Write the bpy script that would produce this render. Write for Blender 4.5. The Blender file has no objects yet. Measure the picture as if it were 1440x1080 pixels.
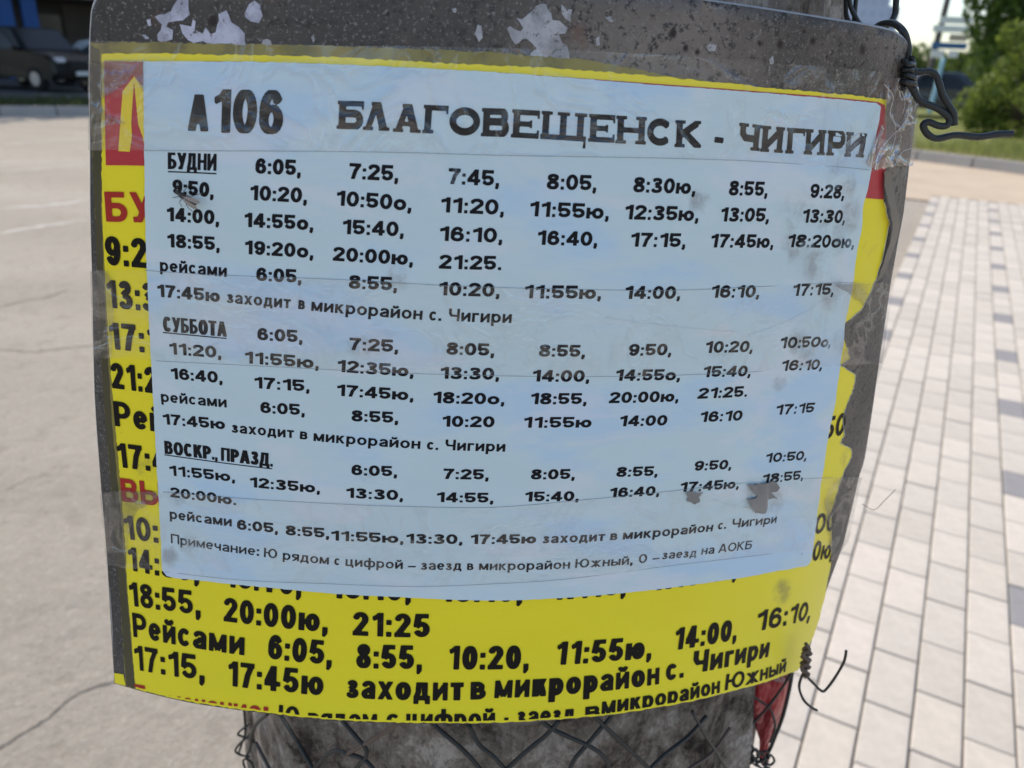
import bpy, bmesh, math, random
import numpy as np
from mathutils import Vector, Matrix, noise
random.seed(7)
rad = math.radians
sc = bpy.context.scene
COL = sc.collection

# ------------------------------------------------------------------ camera
CAM_H = 1.30
FPX = 1080.0                      # focal length in pixels of the 1440 px wide photograph (27 mm on 36 mm)
ROLL = rad(2.2)
PITCH = math.atan(452*math.cos(ROLL)/FPX)
cp, sp, cr, sr = math.cos(PITCH), math.sin(PITCH), math.cos(ROLL), math.sin(ROLL)
_R = np.array([1., 0, 0]); _U = np.array([0, sp, cp]); AF = np.array([0, cp, -sp])
AR = cr*_R + sr*_U; AU = -sr*_R + cr*_U
EYE = np.array([0, 0, CAM_H])
cam = bpy.data.cameras.new('camera'); camo = bpy.data.objects.new('camera', cam); COL.objects.link(camo)
cam.lens = 27; cam.sensor_width = 36; cam.clip_start = 0.02; cam.clip_end = 3000
M = Matrix(((AR[0], AU[0], -AF[0], EYE[0]), (AR[1], AU[1], -AF[1], EYE[1]), (AR[2], AU[2], -AF[2], EYE[2]), (0, 0, 0, 1)))
camo.matrix_world = M
cam.dof.use_dof = True; cam.dof.focus_distance = 0.300; cam.dof.aperture_fstop = 13.5
sc.camera = camo

# ------------------------------------------------------------------ sky, sun, exposure
SUN_EL, SUN_AZ = rad(52), rad(-38)         # azimuth from +Y (ahead) towards -X (left)
world = bpy.data.worlds.new('World'); sc.world = world; world.use_nodes = True
wn = world.node_tree; bg = wn.nodes['Background']
sky = wn.nodes.new('ShaderNodeTexSky'); sky.sky_type = 'NISHITA'; sky.sun_disc = False
sky.sun_elevation = SUN_EL; sky.sun_rotation = SUN_AZ; sky.air_density = 1.0; sky.dust_density = 1.3; sky.ozone_density = 1.0
wn.links.new(sky.outputs[0], bg.inputs[0]); bg.inputs[1].default_value = 0.15
sun = bpy.data.lights.new('sun', 'SUN'); sun.energy = 3.0; sun.angle = rad(0.5); sun.color = (1, .93, .80)
suno = bpy.data.objects.new('sun', sun); COL.objects.link(suno)
sd = Vector((math.cos(SUN_EL)*math.sin(SUN_AZ), math.cos(SUN_EL)*math.cos(SUN_AZ), math.sin(SUN_EL)))
suno.rotation_euler = sd.to_track_quat('Z', 'Y').to_euler()
sc.view_settings.view_transform = 'Standard'; sc.view_settings.look = 'None'
sc.view_settings.exposure = 0.68; sc.view_settings.gamma = 1
sc.render.engine = 'CYCLES'
sc.cycles.use_denoising = True
sc.cycles.max_bounces = 8; sc.cycles.transparent_max_bounces = 24

# ------------------------------------------------------------------ generic helpers
def link(name, mesh, mat=None, parent=None):
    o = bpy.data.objects.new(name, mesh); COL.objects.link(o)
    if mat is not None and not mesh.materials: mesh.materials.append(mat)
    if parent is not None: o.parent = parent
    return o
def tag(o, label=None, cat=None, group=None, kind=None):
    if label: o['label'] = label
    if cat: o['category'] = cat
    if group: o['group'] = group
    if kind: o['kind'] = kind
    return o
def empty(name, loc=(0, 0, 0), rz=0):
    o = bpy.data.objects.new(name, None); COL.objects.link(o); o.location = loc; o.rotation_euler = (0, 0, rz)
    o.empty_display_size = .1
    return o
def mesh(name, verts, faces, smooth=False):
    m = bpy.data.meshes.new(name); m.from_pydata([tuple(map(float, v)) for v in verts], [], faces)
    if smooth: m.polygons.foreach_set('use_smooth', [True]*len(m.polygons))
    m.update(); return m
def bm_mesh(name, bm, smooth=False):
    m = bpy.data.meshes.new(name); bm.to_mesh(m); bm.free()
    if smooth: m.polygons.foreach_set('use_smooth', [True]*len(m.polygons))
    return m
def box_bm(bm, c, s, rz=0, bevel=0):
    r = bmesh.ops.create_cube(bm, size=1)
    vs = r['verts']
    bmesh.ops.scale(bm, vec=s, verts=vs)
    if bevel:
        es = list({e for v in vs for e in v.link_edges})
        rb = bmesh.ops.bevel(bm, geom=es, offset=bevel, segments=2, affect='EDGES')
        vs = list({v for f in rb['faces'] for v in f.verts} | {v for v in vs if v.is_valid})
    if rz: bmesh.ops.rotate(bm, cent=(0, 0, 0), matrix=Matrix.Rotation(rz, 3, 'Z'), verts=vs)
    bmesh.ops.translate(bm, vec=c, verts=vs)
def tube(name, pts, r, mat, parent=None, n=8, twist=0.0, close=True):
    """round wire swept through smoothed points"""
    P = [Vector(p) for p in pts]
    Q = []
    for i in range(len(P)-1):
        p0 = P[max(i-1, 0)]; p1 = P[i]; p2 = P[i+1]; p3 = P[min(i+2, len(P)-1)]
        for k in range(5):
            t = k/5
            Q.append(.5*((2*p1)+(-p0+p2)*t+(2*p0-5*p1+4*p2-p3)*t*t+(-p0+3*p1-3*p2+p3)*t**3))
    Q.append(P[-1])
    V = []; F = []
    up = Vector((.3, -.8, .5)).normalized()
    for i, q in enumerate(Q):
        t = (Q[min(i+1, len(Q)-1)]-Q[max(i-1, 0)])
        t = t.normalized() if t.length > 1e-9 else Vector((0, 0, 1))
        a = up-t*up.dot(t)
        if a.length < 1e-3: a = Vector((1, 0, 0))-t*t.x
        a.normalize(); b = t.cross(a); up = a
        rr = r*(1+.035*math.sin(i*.9))
        for k in range(n):
            an = 2*math.pi*k/n
            V.append(q+a*math.cos(an)*rr+b*math.sin(an)*rr)
        if i:
            for k in range(n):
                F.append(((i-1)*n+k, (i-1)*n+(k+1) % n, i*n+(k+1) % n, i*n+k))
    F.append(tuple(range(n))[::-1]); F.append(tuple(range((len(Q)-1)*n, len(Q)*n)))
    return link(name, mesh(name, V, F, True), mat, parent)

def ray(px, py):
    d = AR*((px-720)/FPX) - AU*((py-540)/FPX) + AF
    return d
def ground(px, py, z=0.0):
    d = ray(px, py); t = (z-CAM_H)/d[2]; return EYE+d*t
def at_y(px, py, Y):
    d = ray(px, py); return EYE+d*(Y/d[1])

# ------------------------------------------------------------------ material helpers
class NT:
    def __init__(s, name, rough=.6, spec=.3):
        s.m = bpy.data.materials.new(name); s.m.use_nodes = True; s.t = s.m.node_tree
        s.b = s.t.nodes['Principled BSDF']; s.out = s.t.nodes['Material Output']
        s.b.inputs['Roughness'].default_value = rough; s.b.inputs['Specular IOR Level'].default_value = spec
        s.co = s.t.nodes.new('ShaderNodeTexCoord')
    def n(s, typ, **k):
        x = s.t.nodes.new(typ)
        for a, b in k.items(): setattr(x, a, b)
        return x
    def l(s, a, b): s.t.links.new(a, b)
    def noise(s, scale, detail=4, rough=.55, coord='Object', vec=None, dist=0, stretch=None):
        x = s.n('ShaderNodeTexNoise'); x.inputs['Scale'].default_value = scale; x.inputs['Detail'].default_value = detail
        x.inputs['Roughness'].default_value = rough; x.inputs['Distortion'].default_value = dist
        v = vec or s.co.outputs[coord]
        if stretch:
            mp = s.n('ShaderNodeMapping'); mp.inputs['Scale'].default_value = stretch; s.l(v, mp.inputs[0]); v = mp.outputs[0]
        s.l(v, x.inputs['Vector']); return x.outputs['Fac']
    def ramp(s, fac, stops):
        x = s.n('ShaderNodeValToRGB'); e = x.color_ramp.elements
        while len(e) < len(stops): e.new(.5)
        for i, (p, c) in enumerate(stops):
            e[i].position = p; e[i].color = (*c, 1) if len(c) == 3 else c
        s.l(fac, x.inputs[0]); return x.outputs[0]
    def step(s, fac, a, b, lo=0, hi=1):
        x = s.n('ShaderNodeMapRange'); x.interpolation_type = 'SMOOTHSTEP'
        for i, v in enumerate((a, b, lo, hi)): x.inputs[i+1].default_value = v
        s.l(fac, x.inputs[0]); return x.outputs[0]
    def math(s, op, a, b=None):
        x = s.n('ShaderNodeMath', operation=op)
        for i, v in enumerate((a, b)):
            if v is None: continue
            if isinstance(v, (int, float)): x.inputs[i].default_value = v
            else: s.l(v, x.inputs[i])
        return x.outputs[0]
    def mix(s, f, a, b, mode='MIX'):
        x = s.n('ShaderNodeMix', data_type='RGBA', blend_type=mode)
        for sock, v in ((x.inputs['Factor'], f), (x.inputs[6], a), (x.inputs[7], b)):
            if isinstance(v, (int, float)): sock.default_value = v
            elif isinstance(v, tuple): sock.default_value = (*v, 1)
            else: s.l(v, sock)
        return x.outputs[2]
    def color(s, v):
        if isinstance(v, tuple): s.b.inputs['Base Color'].default_value = (*v, 1)
        else: s.l(v, s.b.inputs['Base Color'])
        return s
    def bump(s, h, strength=.3, dist=.01, prev=None):
        x = s.n('ShaderNodeBump'); x.inputs['Strength'].default_value = strength; x.inputs['Distance'].default_value = dist
        s.l(h, x.inputs['Height'])
        if prev is not None: s.l(prev, x.inputs['Normal'])
        s.l(x.outputs[0], s.b.inputs['Normal']); return x.outputs[0]
def simple(name, c, rough=.6, spec=.3, var=.25, scale=8, bump=0, bscale=60, metal=0):
    t = NT(name, rough, spec)
    f = t.noise(scale, 5)
    t.color(t.mix(f, tuple(v*(1-var) for v in c), tuple(min(1, v*(1+var)) for v in c)))
    t.b.inputs['Metallic'].default_value = metal
    if bump: t.bump(t.noise(bscale, 4), bump, .005)
    return t.m
def blobs(t, lst, uvout, warp_scale=120, warp=.004):
    """mask made of soft irregular stains at given (u, v) places; lst = (u, v, r)"""
    nz = t.n('ShaderNodeTexNoise'); nz.inputs['Scale'].default_value = warp_scale; nz.inputs['Detail'].default_value = 6
    nz.inputs['Roughness'].default_value = .7
    t.l(uvout, nz.inputs['Vector'])
    vm = t.n('ShaderNodeVectorMath', operation='MULTIPLY_ADD'); t.l(nz.outputs['Color'], vm.inputs[0])
    vm.inputs[1].default_value = (warp*2, warp*2, 0); 
    ad = t.n('ShaderNodeVectorMath', operation='SUBTRACT'); t.l(uvout, ad.inputs[0]); ad.inputs[1].default_value = (warp, warp, 0)
    t.l(ad.outputs[0], vm.inputs[2])
    tot = None
    for (u, v, r) in lst:
        d = t.n('ShaderNodeVectorMath', operation='DISTANCE'); t.l(vm.outputs[0], d.inputs[0]); d.inputs[1].default_value = (u, v, 0)
        k = t.step(d.outputs['Value'], r, r*.25)
        tot = k if tot is None else t.math('MAXIMUM', tot, k)
    return tot

# ------------------------------------------------------------------ the curved plate: (u, v) on the plate -> place in space
FIT = [0.00699572, 0.269058, -0.108866, 0.0714478, 0.00436106, 0.106797, 2.87641, 1.65638, -0.228984, -2.13563, -0.0137617, 0.105029, -0.00162854]
FITK = [-0.42693, -1.8053, -0.34046, 0.77141, -0.002958, -0.042494, -1.0697, 0.23111, 0.41722, 1.4084, -0.3826, -0.77341, 0.3412, 0.23989, 0.10275, -3.3976, -0.31383, -0.40928, 1.1973, -0.087222, -0.35225, -0.47088, 0.80721, 0.70685, -0.24216, -0.17682, -0.76495]
_US = np.linspace(-.25, .25, 201)
_kk = FIT[6]+FIT[7]*(_US/.15)+FIT[8]*(_US/.15)**2+FIT[9]*(_US/.15)**3
_th = np.concatenate([[0], np.cumsum((_kk[1:]+_kk[:-1])/2*np.diff(_US))]); _th -= _th[100]
_X = np.concatenate([[0], np.cumsum((np.cos(_th)[1:]+np.cos(_th)[:-1])/2*np.diff(_US))]); _X -= _X[100]
_Y = np.concatenate([[0], np.cumsum((np.sin(_th)[1:]+np.sin(_th)[:-1])/2*np.diff(_US))]); _Y -= _Y[100]
_r = np.array(FIT[3:6]); _a = np.linalg.norm(_r); _k = _r/_a; _K = np.array([[0, -_k[2], _k[1]], [_k[2], 0, -_k[0]], [-_k[1], _k[0], 0]])
_M = np.eye(3)+math.sin(_a)*_K+(1-math.cos(_a))*_K@_K
TY = [(1,1),(2,1),(3,1),(4,1),(0,2),(1,2),(2,2),(3,2),(4,2),(0,3),(1,3),(2,3),(5,0),(5,1)]
TX = [(0,2),(1,1),(1,2),(2,1),(3,1),(0,3)]
TZ = [(2,0),(3,0),(2,1),(3,1),(4,0),(1,2),(2,2)]
def surf0(u, v):
    u = np.asarray(u, float); v = np.asarray(v, float)
    c, n = math.cos(FIT[10]), math.sin(FIT[10])
    a = c*u-n*v; b = n*u+c*v
    x = np.interp(a, _US, _X); y = np.interp(a, _US, _Y)*(1+FIT[12]*b/.1)
    A = a/.15; B = b/.15
    y = y+sum(k*A**i*B**j for k, (i, j) in zip(FITK[:14], TY))*.01
    x = x+sum(k*A**i*B**j for k, (i, j) in zip(FITK[14:20], TX))*.01
    b = b+sum(k*A**i*B**j for k, (i, j) in zip(FITK[20:], TZ))*.01
    L = np.stack(np.broadcast_arrays(x, y, b), -1)
    return EYE+np.array(FIT[0:3])+L@_M.T
def snormal(u, v):
    d = 1e-4
    a = surf0(u+d, v)-surf0(u-d, v); b = surf0(u, v+d)-surf0(u, v-d)
    n = np.cross(a, b); n /= np.linalg.norm(n, axis=-1, keepdims=True)
    return n*np.where(n[..., 1:2] > 0, -1, 1)
def surf(u, v, off=0.0):
    u = np.asarray(u, float); v = np.asarray(v, float)
    off = np.asarray(off, float)
    return surf0(u, v)+snormal(u, v)*off[..., None]
def proj(P):
    Q = P-EYE; z = Q@AF; return 720+FPX*(Q@AR)/z, 540-FPX*(Q@AU)/z
def uv(px, py):
    px = np.asarray(px, float); py = np.asarray(py, float)
    u = (px-680)/3300; v = (400-py)/3300
    for _ in range(25):
        x, y = proj(surf0(u, v)); d = 1e-5
        xu, yu = proj(surf0(u+d, v)); xv, yv = proj(surf0(u, v+d))
        a, b, c, e = (xu-x)/d, (xv-x)/d, (yu-y)/d, (yv-y)/d
        D = a*e-b*c; rx, ry = px-x, py-y
        u = np.clip(u+np.clip((e*rx-b*ry)/D, -.04, .04), -.24, .24); v = np.clip(v+np.clip((a*ry-c*rx)/D, -.04, .04), -.21, .19)
    return u, v
def uvs(pts):
    a = np.array(pts, float); u, v = uv(a[:, 0], a[:, 1]); return list(zip(u, v))
# wrinkles of the poster and the sheet: small creases towards the torn right side
WR = [(uv(1195, 330), .022, .0007), (uv(1150, 480), .018, .0008), (uv(1085, 705), .014, .0009), (uv(985, 712), .010, .0006), (uv(1180, 700), .016, .0008),
      (uv(1120, 780), .014, .0008), (uv(240, 800), .010, .0006), (uv(1225, 200), .018, .0010)]
def wrinkle(u, v):
    u = np.asarray(u, float); v = np.asarray(v, float)
    h = np.zeros(np.broadcast(u, v).shape)
    for (c, r, a) in WR:
        h = h+a*np.exp(-((u-c[0])**2+(v-c[1])**2)/r**2)*(.6+.4*np.sin(u*420+v*260))
    k = np.clip((u-.02)/.13, 0, 1)
    h = h+.00012*(1+np.sin(u*150+v*310+2*np.sin(v*90)))*(.3+k)
    return h
def patch(name, poly, off, mat, parent=None, cell=.004, jitter=0, thick=0, wr=True, is_uv=False, lift=None):
    """sheet of given outline (photo coordinates traced onto the plate) laid on the curved plate at height off"""
    P = poly if is_uv else uvs(poly)
    if jitter:
        Q = []
        rnd = random.Random(len(P)*13+int(abs(P[0][0])*1e5))
        for i in range(len(P)):
            a, b = P[i], P[(i+1) % len(P)]
            L = math.hypot(b[0]-a[0], b[1]-a[1]); n = max(1, int(L/.0016))
            for k in range(n):
                t = k/n; j = jitter if k else jitter*.3
                Q.append((a[0]+(b[0]-a[0])*t+rnd.uniform(-j, j), a[1]+(b[1]-a[1])*t+rnd.uniform(-j, j)))
        P = Q
    bm = bmesh.new()
    f = bm.faces.new([bm.verts.new((a, b, 0)) for a, b in P])
    us = [a for a, b in P]; vs = [b for a, b in P]
    bmesh.ops.triangulate(bm, faces=[f])
    def cuts(lo, hi, n):
        x = math.ceil(lo/cell)*cell
        while x < hi:
            g = bm.verts[:]+bm.edges[:]+bm.faces[:]
            bmesh.ops.bisect_plane(bm, geom=g, dist=1e-7, plane_co=(x, 0, 0) if n == 0 else (0, x, 0), plane_no=(1, 0, 0) if n == 0 else (0, 1, 0))
            x += cell
    cuts(min(us), max(us), 0); cuts(min(vs), max(vs), 1)
    bmesh.ops.remove_doubles(bm, verts=bm.verts[:], dist=1e-6)
    bm.faces.ensure_lookup_table(); bm.verts.ensure_lookup_table(); bm.verts.index_update()
    U = np.array([v.co.x for v in bm.verts]); V = np.array([v.co.y for v in bm.verts])
    h = np.full(len(U), off)
    if wr: h = h+wrinkle(U, V)
    if lift: h = h+np.array([lift(a, b) for a, b in zip(U, V)])
    top = surf(U, V, h)
    uvl = bm.loops.layers.uv.new('uv')
    for fc in bm.faces:
        for lp in fc.loops: lp[uvl].uv = (lp.vert.co.x, lp.vert.co.y)
    for v, c in zip(bm.verts, top): v.co = c
    bmesh.ops.recalc_face_normals(bm, faces=bm.faces[:])
    s = sum(f.normal.y*f.calc_area() for f in bm.faces)
    if s > 0: bmesh.ops.reverse_faces(bm, faces=bm.faces[:])
    return link(name, bm_mesh(name, bm, True), mat, parent)

# ------------------------------------------------------------------ lettering: glyphs drawn as pen strokes, outlined on a grid
def arc(cx, cy, rx, ry, a0, a1, n=14):
    return [(cx+rx*math.cos(rad(a0+(a1-a0)*i/n)), cy+ry*math.sin(rad(a0+(a1-a0)*i/n))) for i in range(n+1)]
def bowl(xl, y0, y1, xr):
    ry = (y1-y0)/2; rx = min(ry*1.05, (xr-xl)*.8)
    return [(xl, y1)]+arc(xr-rx, (y0+y1)/2, rx, ry, 90, -90, 12)+[(xl, y0)]
LOWER = {'а':'а'}
CAPW = {'А':.96,'Б':.84,'В':.86,'Г':.68,'Д':.95,'Е':.78,'Ж':1.2,'З':.76,'И':.88,'Й':.88,'К':.86,'Л':.9,'М':1.05,'Н':.86,'О':.98,'П':.86,'Р':.82,'С':.90,'Т':.82,'У':.86,'Х':.9,'Ц':.92,'Ч':.80,'Щ':1.25,'Ы':1.12,'Ь':.8,'Ю':1.25,'Я':.86}
LOWW = {'а':.66,'в':.66,'г':.50,'д':.76,'е':.68,'ж':.98,'з':.58,'и':.68,'й':.68,'к':.66,'м':.82,'н':.66,'о':.72,'п':.66,'р':.70,'с':.64,'т':.60,'у':.68,'ф':1.02,'х':.70,'ц':.74,'ч':.62,'ы':.88,'ю':.96,'я':.66}
DIGW = {'0':.70,'1':.48,'2':.70,'3':.70,'4':.74,'5':.70,'6':.70,'7':.68,'8':.70,'9':.70,':':.24,',':.24,'.':.24,'-':.42,'–':.8}
XH = .73
def glyph(ch, W, a, b):
    """strokes of one character. W outer width, a/b half thickness of upright/level strokes. -> strokes, ymin, ymax"""
    L, R, B = a, W-a, b
    if ch in CAPW: H, C = 1.0, ch
    elif ch in LOWW: H, C = XH, ch.upper()
    else: H, C = 1.0, ch
    T = H-b; mid = H*.52; lo, hi = 0.0, H; S = []
    def p(*pts, closed=False): S.append((list(pts), closed))
    cx = W/2
    if ch == 'е':
        S.append(([(L*.9, H*.50), (R, H*.50)], False))
        S.append((arc(cx, H/2, cx-a, H/2-b, 0, 318, 22), False))
    elif ch == 'а':
        S.append(([(R, 0), (R, H*.62)]+arc(cx, H*.66, cx-a, H*.34-b, 0, 160, 12), False))
        S.append(([(R, H*.56), (cx, H*.50)]+arc(cx-.01, H*.27, cx-a-.01, H*.27-b*.8, 95, 300, 10)+[(R, H*.24)], False))
    elif ch == 'р':
        p((L, -.27), (L, H)); S.append((arc(cx, H/2, cx-a, H/2-b, 0, 360, 22), True)); lo = -.27
    elif ch == 'у':
        p((a*.6, H+.1), (W*.52, .02)); p((W-a*.6, H+.1), (W*.45, -.12), (W*.28, -.27+b), (.06, -.27+b)); lo = -.27
    elif ch == 'ф':
        p((cx, -.27), (cx, 1)); S.append((arc(cx*.56+a*.2, H/2, cx*.56-a*.6, H/2-b, 0, 360, 20), True)); S.append((arc(W-cx*.56-a*.2, H/2, cx*.56-a*.6, H/2-b, 0, 360, 20), True)); lo = -.27; hi = 1
    elif C == '0' or C == 'О': S.append((arc(cx, H/2, cx-a, H/2-b, 0, 360, 28), True))
    elif C == '1': p((R, 0), (R, 1)); p((R, .96), (R-.10, .83), (0, .73))
    elif C == '2': S.append((arc(cx, .70, cx-a, .30-b, 172, -28, 14)+[(cx+.02, .40), (a*1.1, b*1.3)], False)); p((0, b), (W, b))
    elif C in '3З':
        S.append((arc(cx-.02, H*.745, cx-a-.03, H*.255-b, 165, -90, 12)+[(cx-.10, H*.49+0*b)], False))
        S.append(([(cx-.10, H*.49)]+arc(cx-.02, H*.27, cx-a+.01, H*.27-b*.9, 90, -165, 14), False))
    elif C == '4': x = W-.15-a; p((x, 0), (x, 1)); p((x-.0, .97), (a*.7, .31)); p((0, .29), (W, .29))
    elif C == '5':
        p((.14, T), (W-.04, T)); p((.17, 1), (.10, .42)); S.append(([(.09, .44)]+arc(cx, .34, cx-a, .32-b, 125, -160, 16), False))
    elif C == '6':
        S.append((arc(cx, .335, cx-a, .335-b, 0, 360, 20), True)); S.append((arc(cx, .5, cx-a, .5-b, 32, 190, 12), False))
    elif C == '9':
        S.append((arc(cx, .665, cx-a, .335-b, 0, 360, 20), True)); S.append((arc(cx, .5, cx-a, .5-b, 212, 370, 12), False))
    elif C == '7': p((0, T), (W, T)); p((W-a, T), (W*.52, .5), (W*.34, -.02))
    elif C == '8':
        S.append((arc(cx, .755, cx-a-.03, .245-b, 0, 360, 20), True)); S.append((arc(cx, .285, cx-a, .285-b+.01, 0, 360, 20), True)); lo = -.0
    elif C == ':': p((cx, 0), (cx, .21)); p((cx, .50), (cx, .71))
    elif C == '.': p((cx, 0), (cx, .21))
    elif C == ',': p((cx, .21), (cx, -.02), (cx-.09, -.17)); lo = -.2
    elif C == '-': p((0, .34), (W, .34))
    elif C == '–': p((0, .30), (W, .30))
    elif C == 'А': p((a*.75, -.1), (cx, H*1.06)); p((W-a*.75, -.1), (cx, H*1.06)); p((W*.22, H*.27), (W*.78, H*.27))
    elif C == 'Б': p((L, 0), (L, H)); p((L, T), (W-.08, T)); S.append((bowl(L, b, H*.60-b*.6, R), False))
    elif C == 'В': p((L, 0), (L, H)); S.append((bowl(L, mid, T, R-.04), False)); S.append((bowl(L, b, mid, R), False))
    elif C == 'Г': p((L, 0), (L, H)); p((L, T), (W, T))
    elif C == 'Д':
        p((0, b), (W, b)); p((a*.8, -.22), (a*.8, b)); p((W-a*.8, -.22), (W-a*.8, b)); p((R-.08, b), (R-.08, H)); p((W*.30, T), (R-.08, T)); p((W*.32, H), (W*.28, H*.45), (W*.16, b)); lo = -.2*H
    elif C == 'Е': p((L, 0), (L, H)); p((L, T), (W, T)); p((L, mid), (W-.05, mid)); p((L, b), (W, b))
    elif C == 'Ж': p((cx, 0), (cx, H)); p((a*.7, H+.05), (cx, H*.5), (a*.7, -.05)); p((W-a*.7, H+.05), (cx, H*.5), (W-a*.7, -.05))
    elif C in 'ИЙ':
        p((L, 0), (L, H)); p((R, 0), (R, H)); p((L, H*.10), (R, H*.90))
        if C == 'Й': S.append((arc(cx, H+.22, W*.22, .12, 190, 350, 8), False)); hi = H+.30
    elif C == 'К': p((L, 0), (L, H)); p((L+a, H*.48), (W-a*.8, H+.08)); p((L+a+.06, H*.58), (W-a*.5, -.08))
    elif C == 'Л': p((R, 0), (R, H)); p((W*.28, T), (R, T)); p((W*.30, H), (W*.27, H*.4), (W*.18, b), (0, b))
    elif C == 'М': p((L, 0), (L, H)); p((R, 0), (R, H)); p((L, H), (cx, H*.08)); p((R, H), (cx, H*.08))
    elif C == 'Н': p((L, 0), (L, H)); p((R, 0), (R, H)); p((L, mid), (R, mid))
    elif C == 'П': p((L, 0), (L, H)); p((R, 0), (R, H)); p((L, T), (R, T))
    elif C == 'Р': p((L, 0), (L, H)); S.append((bowl(L, H*.42, T, R), False))
    elif C == 'С': S.append((arc(cx, H/2, cx-a, H/2-b, 42, 318, 22), False))
    elif C == 'Т': p((cx, 0), (cx, H)); p((0, T), (W, T))
    elif C == 'У': p((a*.6, H+.1), (W*.55, H*.33)); p((W-a*.6, H+.1), (W*.42, b*1.2), (W*.12, b))
    elif C == 'Х': p((a*.7, -.05), (W-a*.7, H+.05)); p((a*.7, H+.05), (W-a*.7, -.05))
    elif C == 'Ц': p((L, 0), (L, H)); x = R-.10; p((x, 0), (x, H)); p((L, b), (W, b)); p((W-a*.8, -.2), (W-a*.8, b)); lo = -.18
    elif C == 'Ч': p((R, 0), (R, H)); p((L, H), (L, H*.62), (L+.10, H*.45), (R, H*.43))
    elif C == 'Щ': p((L, 0), (L, H)); x = R-.12; p((x, 0), (x, H)); p(((L+x)/2, 0), ((L+x)/2, H)); p((L, b), (W, b)); p((W-a*.7, -.2), (W-a*.7, b)); lo = -.18
    elif C == 'Ы': p((L, 0), (L, H)); p((R, 0), (R, H)); S.append((bowl(L, b, H*.58-b*.5, W*.66), False))
    elif C == 'Ь': p((L, 0), (L, H)); S.append((bowl(L, b, H*.58-b*.5, R), False))
    elif C == 'Ю': p((L, 0), (L, H)); p((L, mid), (W*.4, mid)); S.append((arc(W*.66, H/2, W*.34-a, H/2-b, 0, 360, 22), True))
    elif C == 'Я': p((R, 0), (R, H)); S.append(([(R, T)]+arc(W*.42, H*.72, W*.42-a, H*.28-b, 90, 270, 12)+[(R, H*.44)], False)); p((R-a, H*.45), (a*.7, -.08))
    return S, lo, hi
def slab(ch, W, a, b):
    """bookish slab-serif capitals for the title"""
    S, lo, hi = glyph(ch, W, a, b)
    s = .062; e = min(a*1.9, W*.24)
    def foot(x, y): S.append(([(x-e, y), (x+e, y)], False, s))
    L, R = a*1.5, W-a*1.5
    if ch in 'БВГЕРНИЧЩК':
        S[:] = []
        def p(*pts, w=None): S.append((list(pts), False, w))
        def dia(*pts): S.append((list(pts), False))
        cx = W/2; T = 1-b*.7; bb = b*.7
        if ch in 'НИ':
            for x in (L, R): p((x, 0), (x, 1)); foot(x, s); foot(x, 1-s)
            if ch == 'Н': p((L, .5), (R, .5), w=bb)
            else: p((L, .16), (R, .86), w=b)
        elif ch == 'Ч':
            p((R, 0), (R, 1)); foot(R, s); foot(R, 1-s); foot(L, 1-s); p((L, 1), (L, .62), (L+.14, .46), (R, .44))
        elif ch == 'Щ':
            x2 = R-.06; m = (L+x2)/2
            for x in (L, m, x2): p((x, 0), (x, 1)); foot(x, 1-s)
            p((0, bb), (W, bb), w=bb); p((W-.06, -.26), (W-.02, bb), w=.07); lo = -.25
        else:
            p((L, 0), (L, 1)); foot(L, s); foot(L, 1-s)
            if ch in 'БГЕ':
                p((L, T), (W-.02, T), w=bb); p((W-.05, 1), (W-.03, .70), w=.055)
            if ch == 'Е':
                p((L, .5), (W*.72, .5), w=bb); p((W*.70, .36), (W*.70, .64), w=.05); p((L, bb), (W, bb), w=bb); p((W-.04, .30), (W-.05, 0), w=.055)
            if ch == 'Б': S.append((bowl(L, bb, .56, W-a), False))
            if ch == 'В': S.append((bowl(L, .53, 1-bb, W-a-.05), False)); S.append((bowl(L, bb, .53, W-a), False))
            if ch == 'Р': S.append((bowl(L, .42, 1-bb, W-a), False))
            if ch == 'К':
                p((L, .42), (W-.20, .92), w=b); p((W-.32, 1-s), (W-.04, 1-s), w=s); p((L+.2, .58), (W-.14, .04), w=a); p((W-.34, s), (W, s), w=s)
    elif ch == 'Л':
        S[:] = [([(.16, -.1), (W/2-.02, 1.05)], False, b*.9), ([(W-.20, -.1), (W/2-.04, 1.05)], False, a*1.1)]; foot(.16, s); foot(W-.19, s)
        S.append(([(W/2-.25, 1-s), (W/2+.06, 1-s)], False, s))
    elif ch == 'А':
        S[:] = [([(.16, -.1), (W/2-.02, 1.05)], False, b*.9), ([(W-.20, -.1), (W/2-.04, 1.05)], False, a*1.1), ([(W*.25, .30), (W*.72, .30)], False, b*.6)]; foot(.16, s); foot(W-.19, s)
        S.append(([(W/2-.25, 1-s), (W/2+.06, 1-s)], False, s))
    elif ch == 'С':
        pass
    return S, lo, hi
_gc = {}
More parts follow.
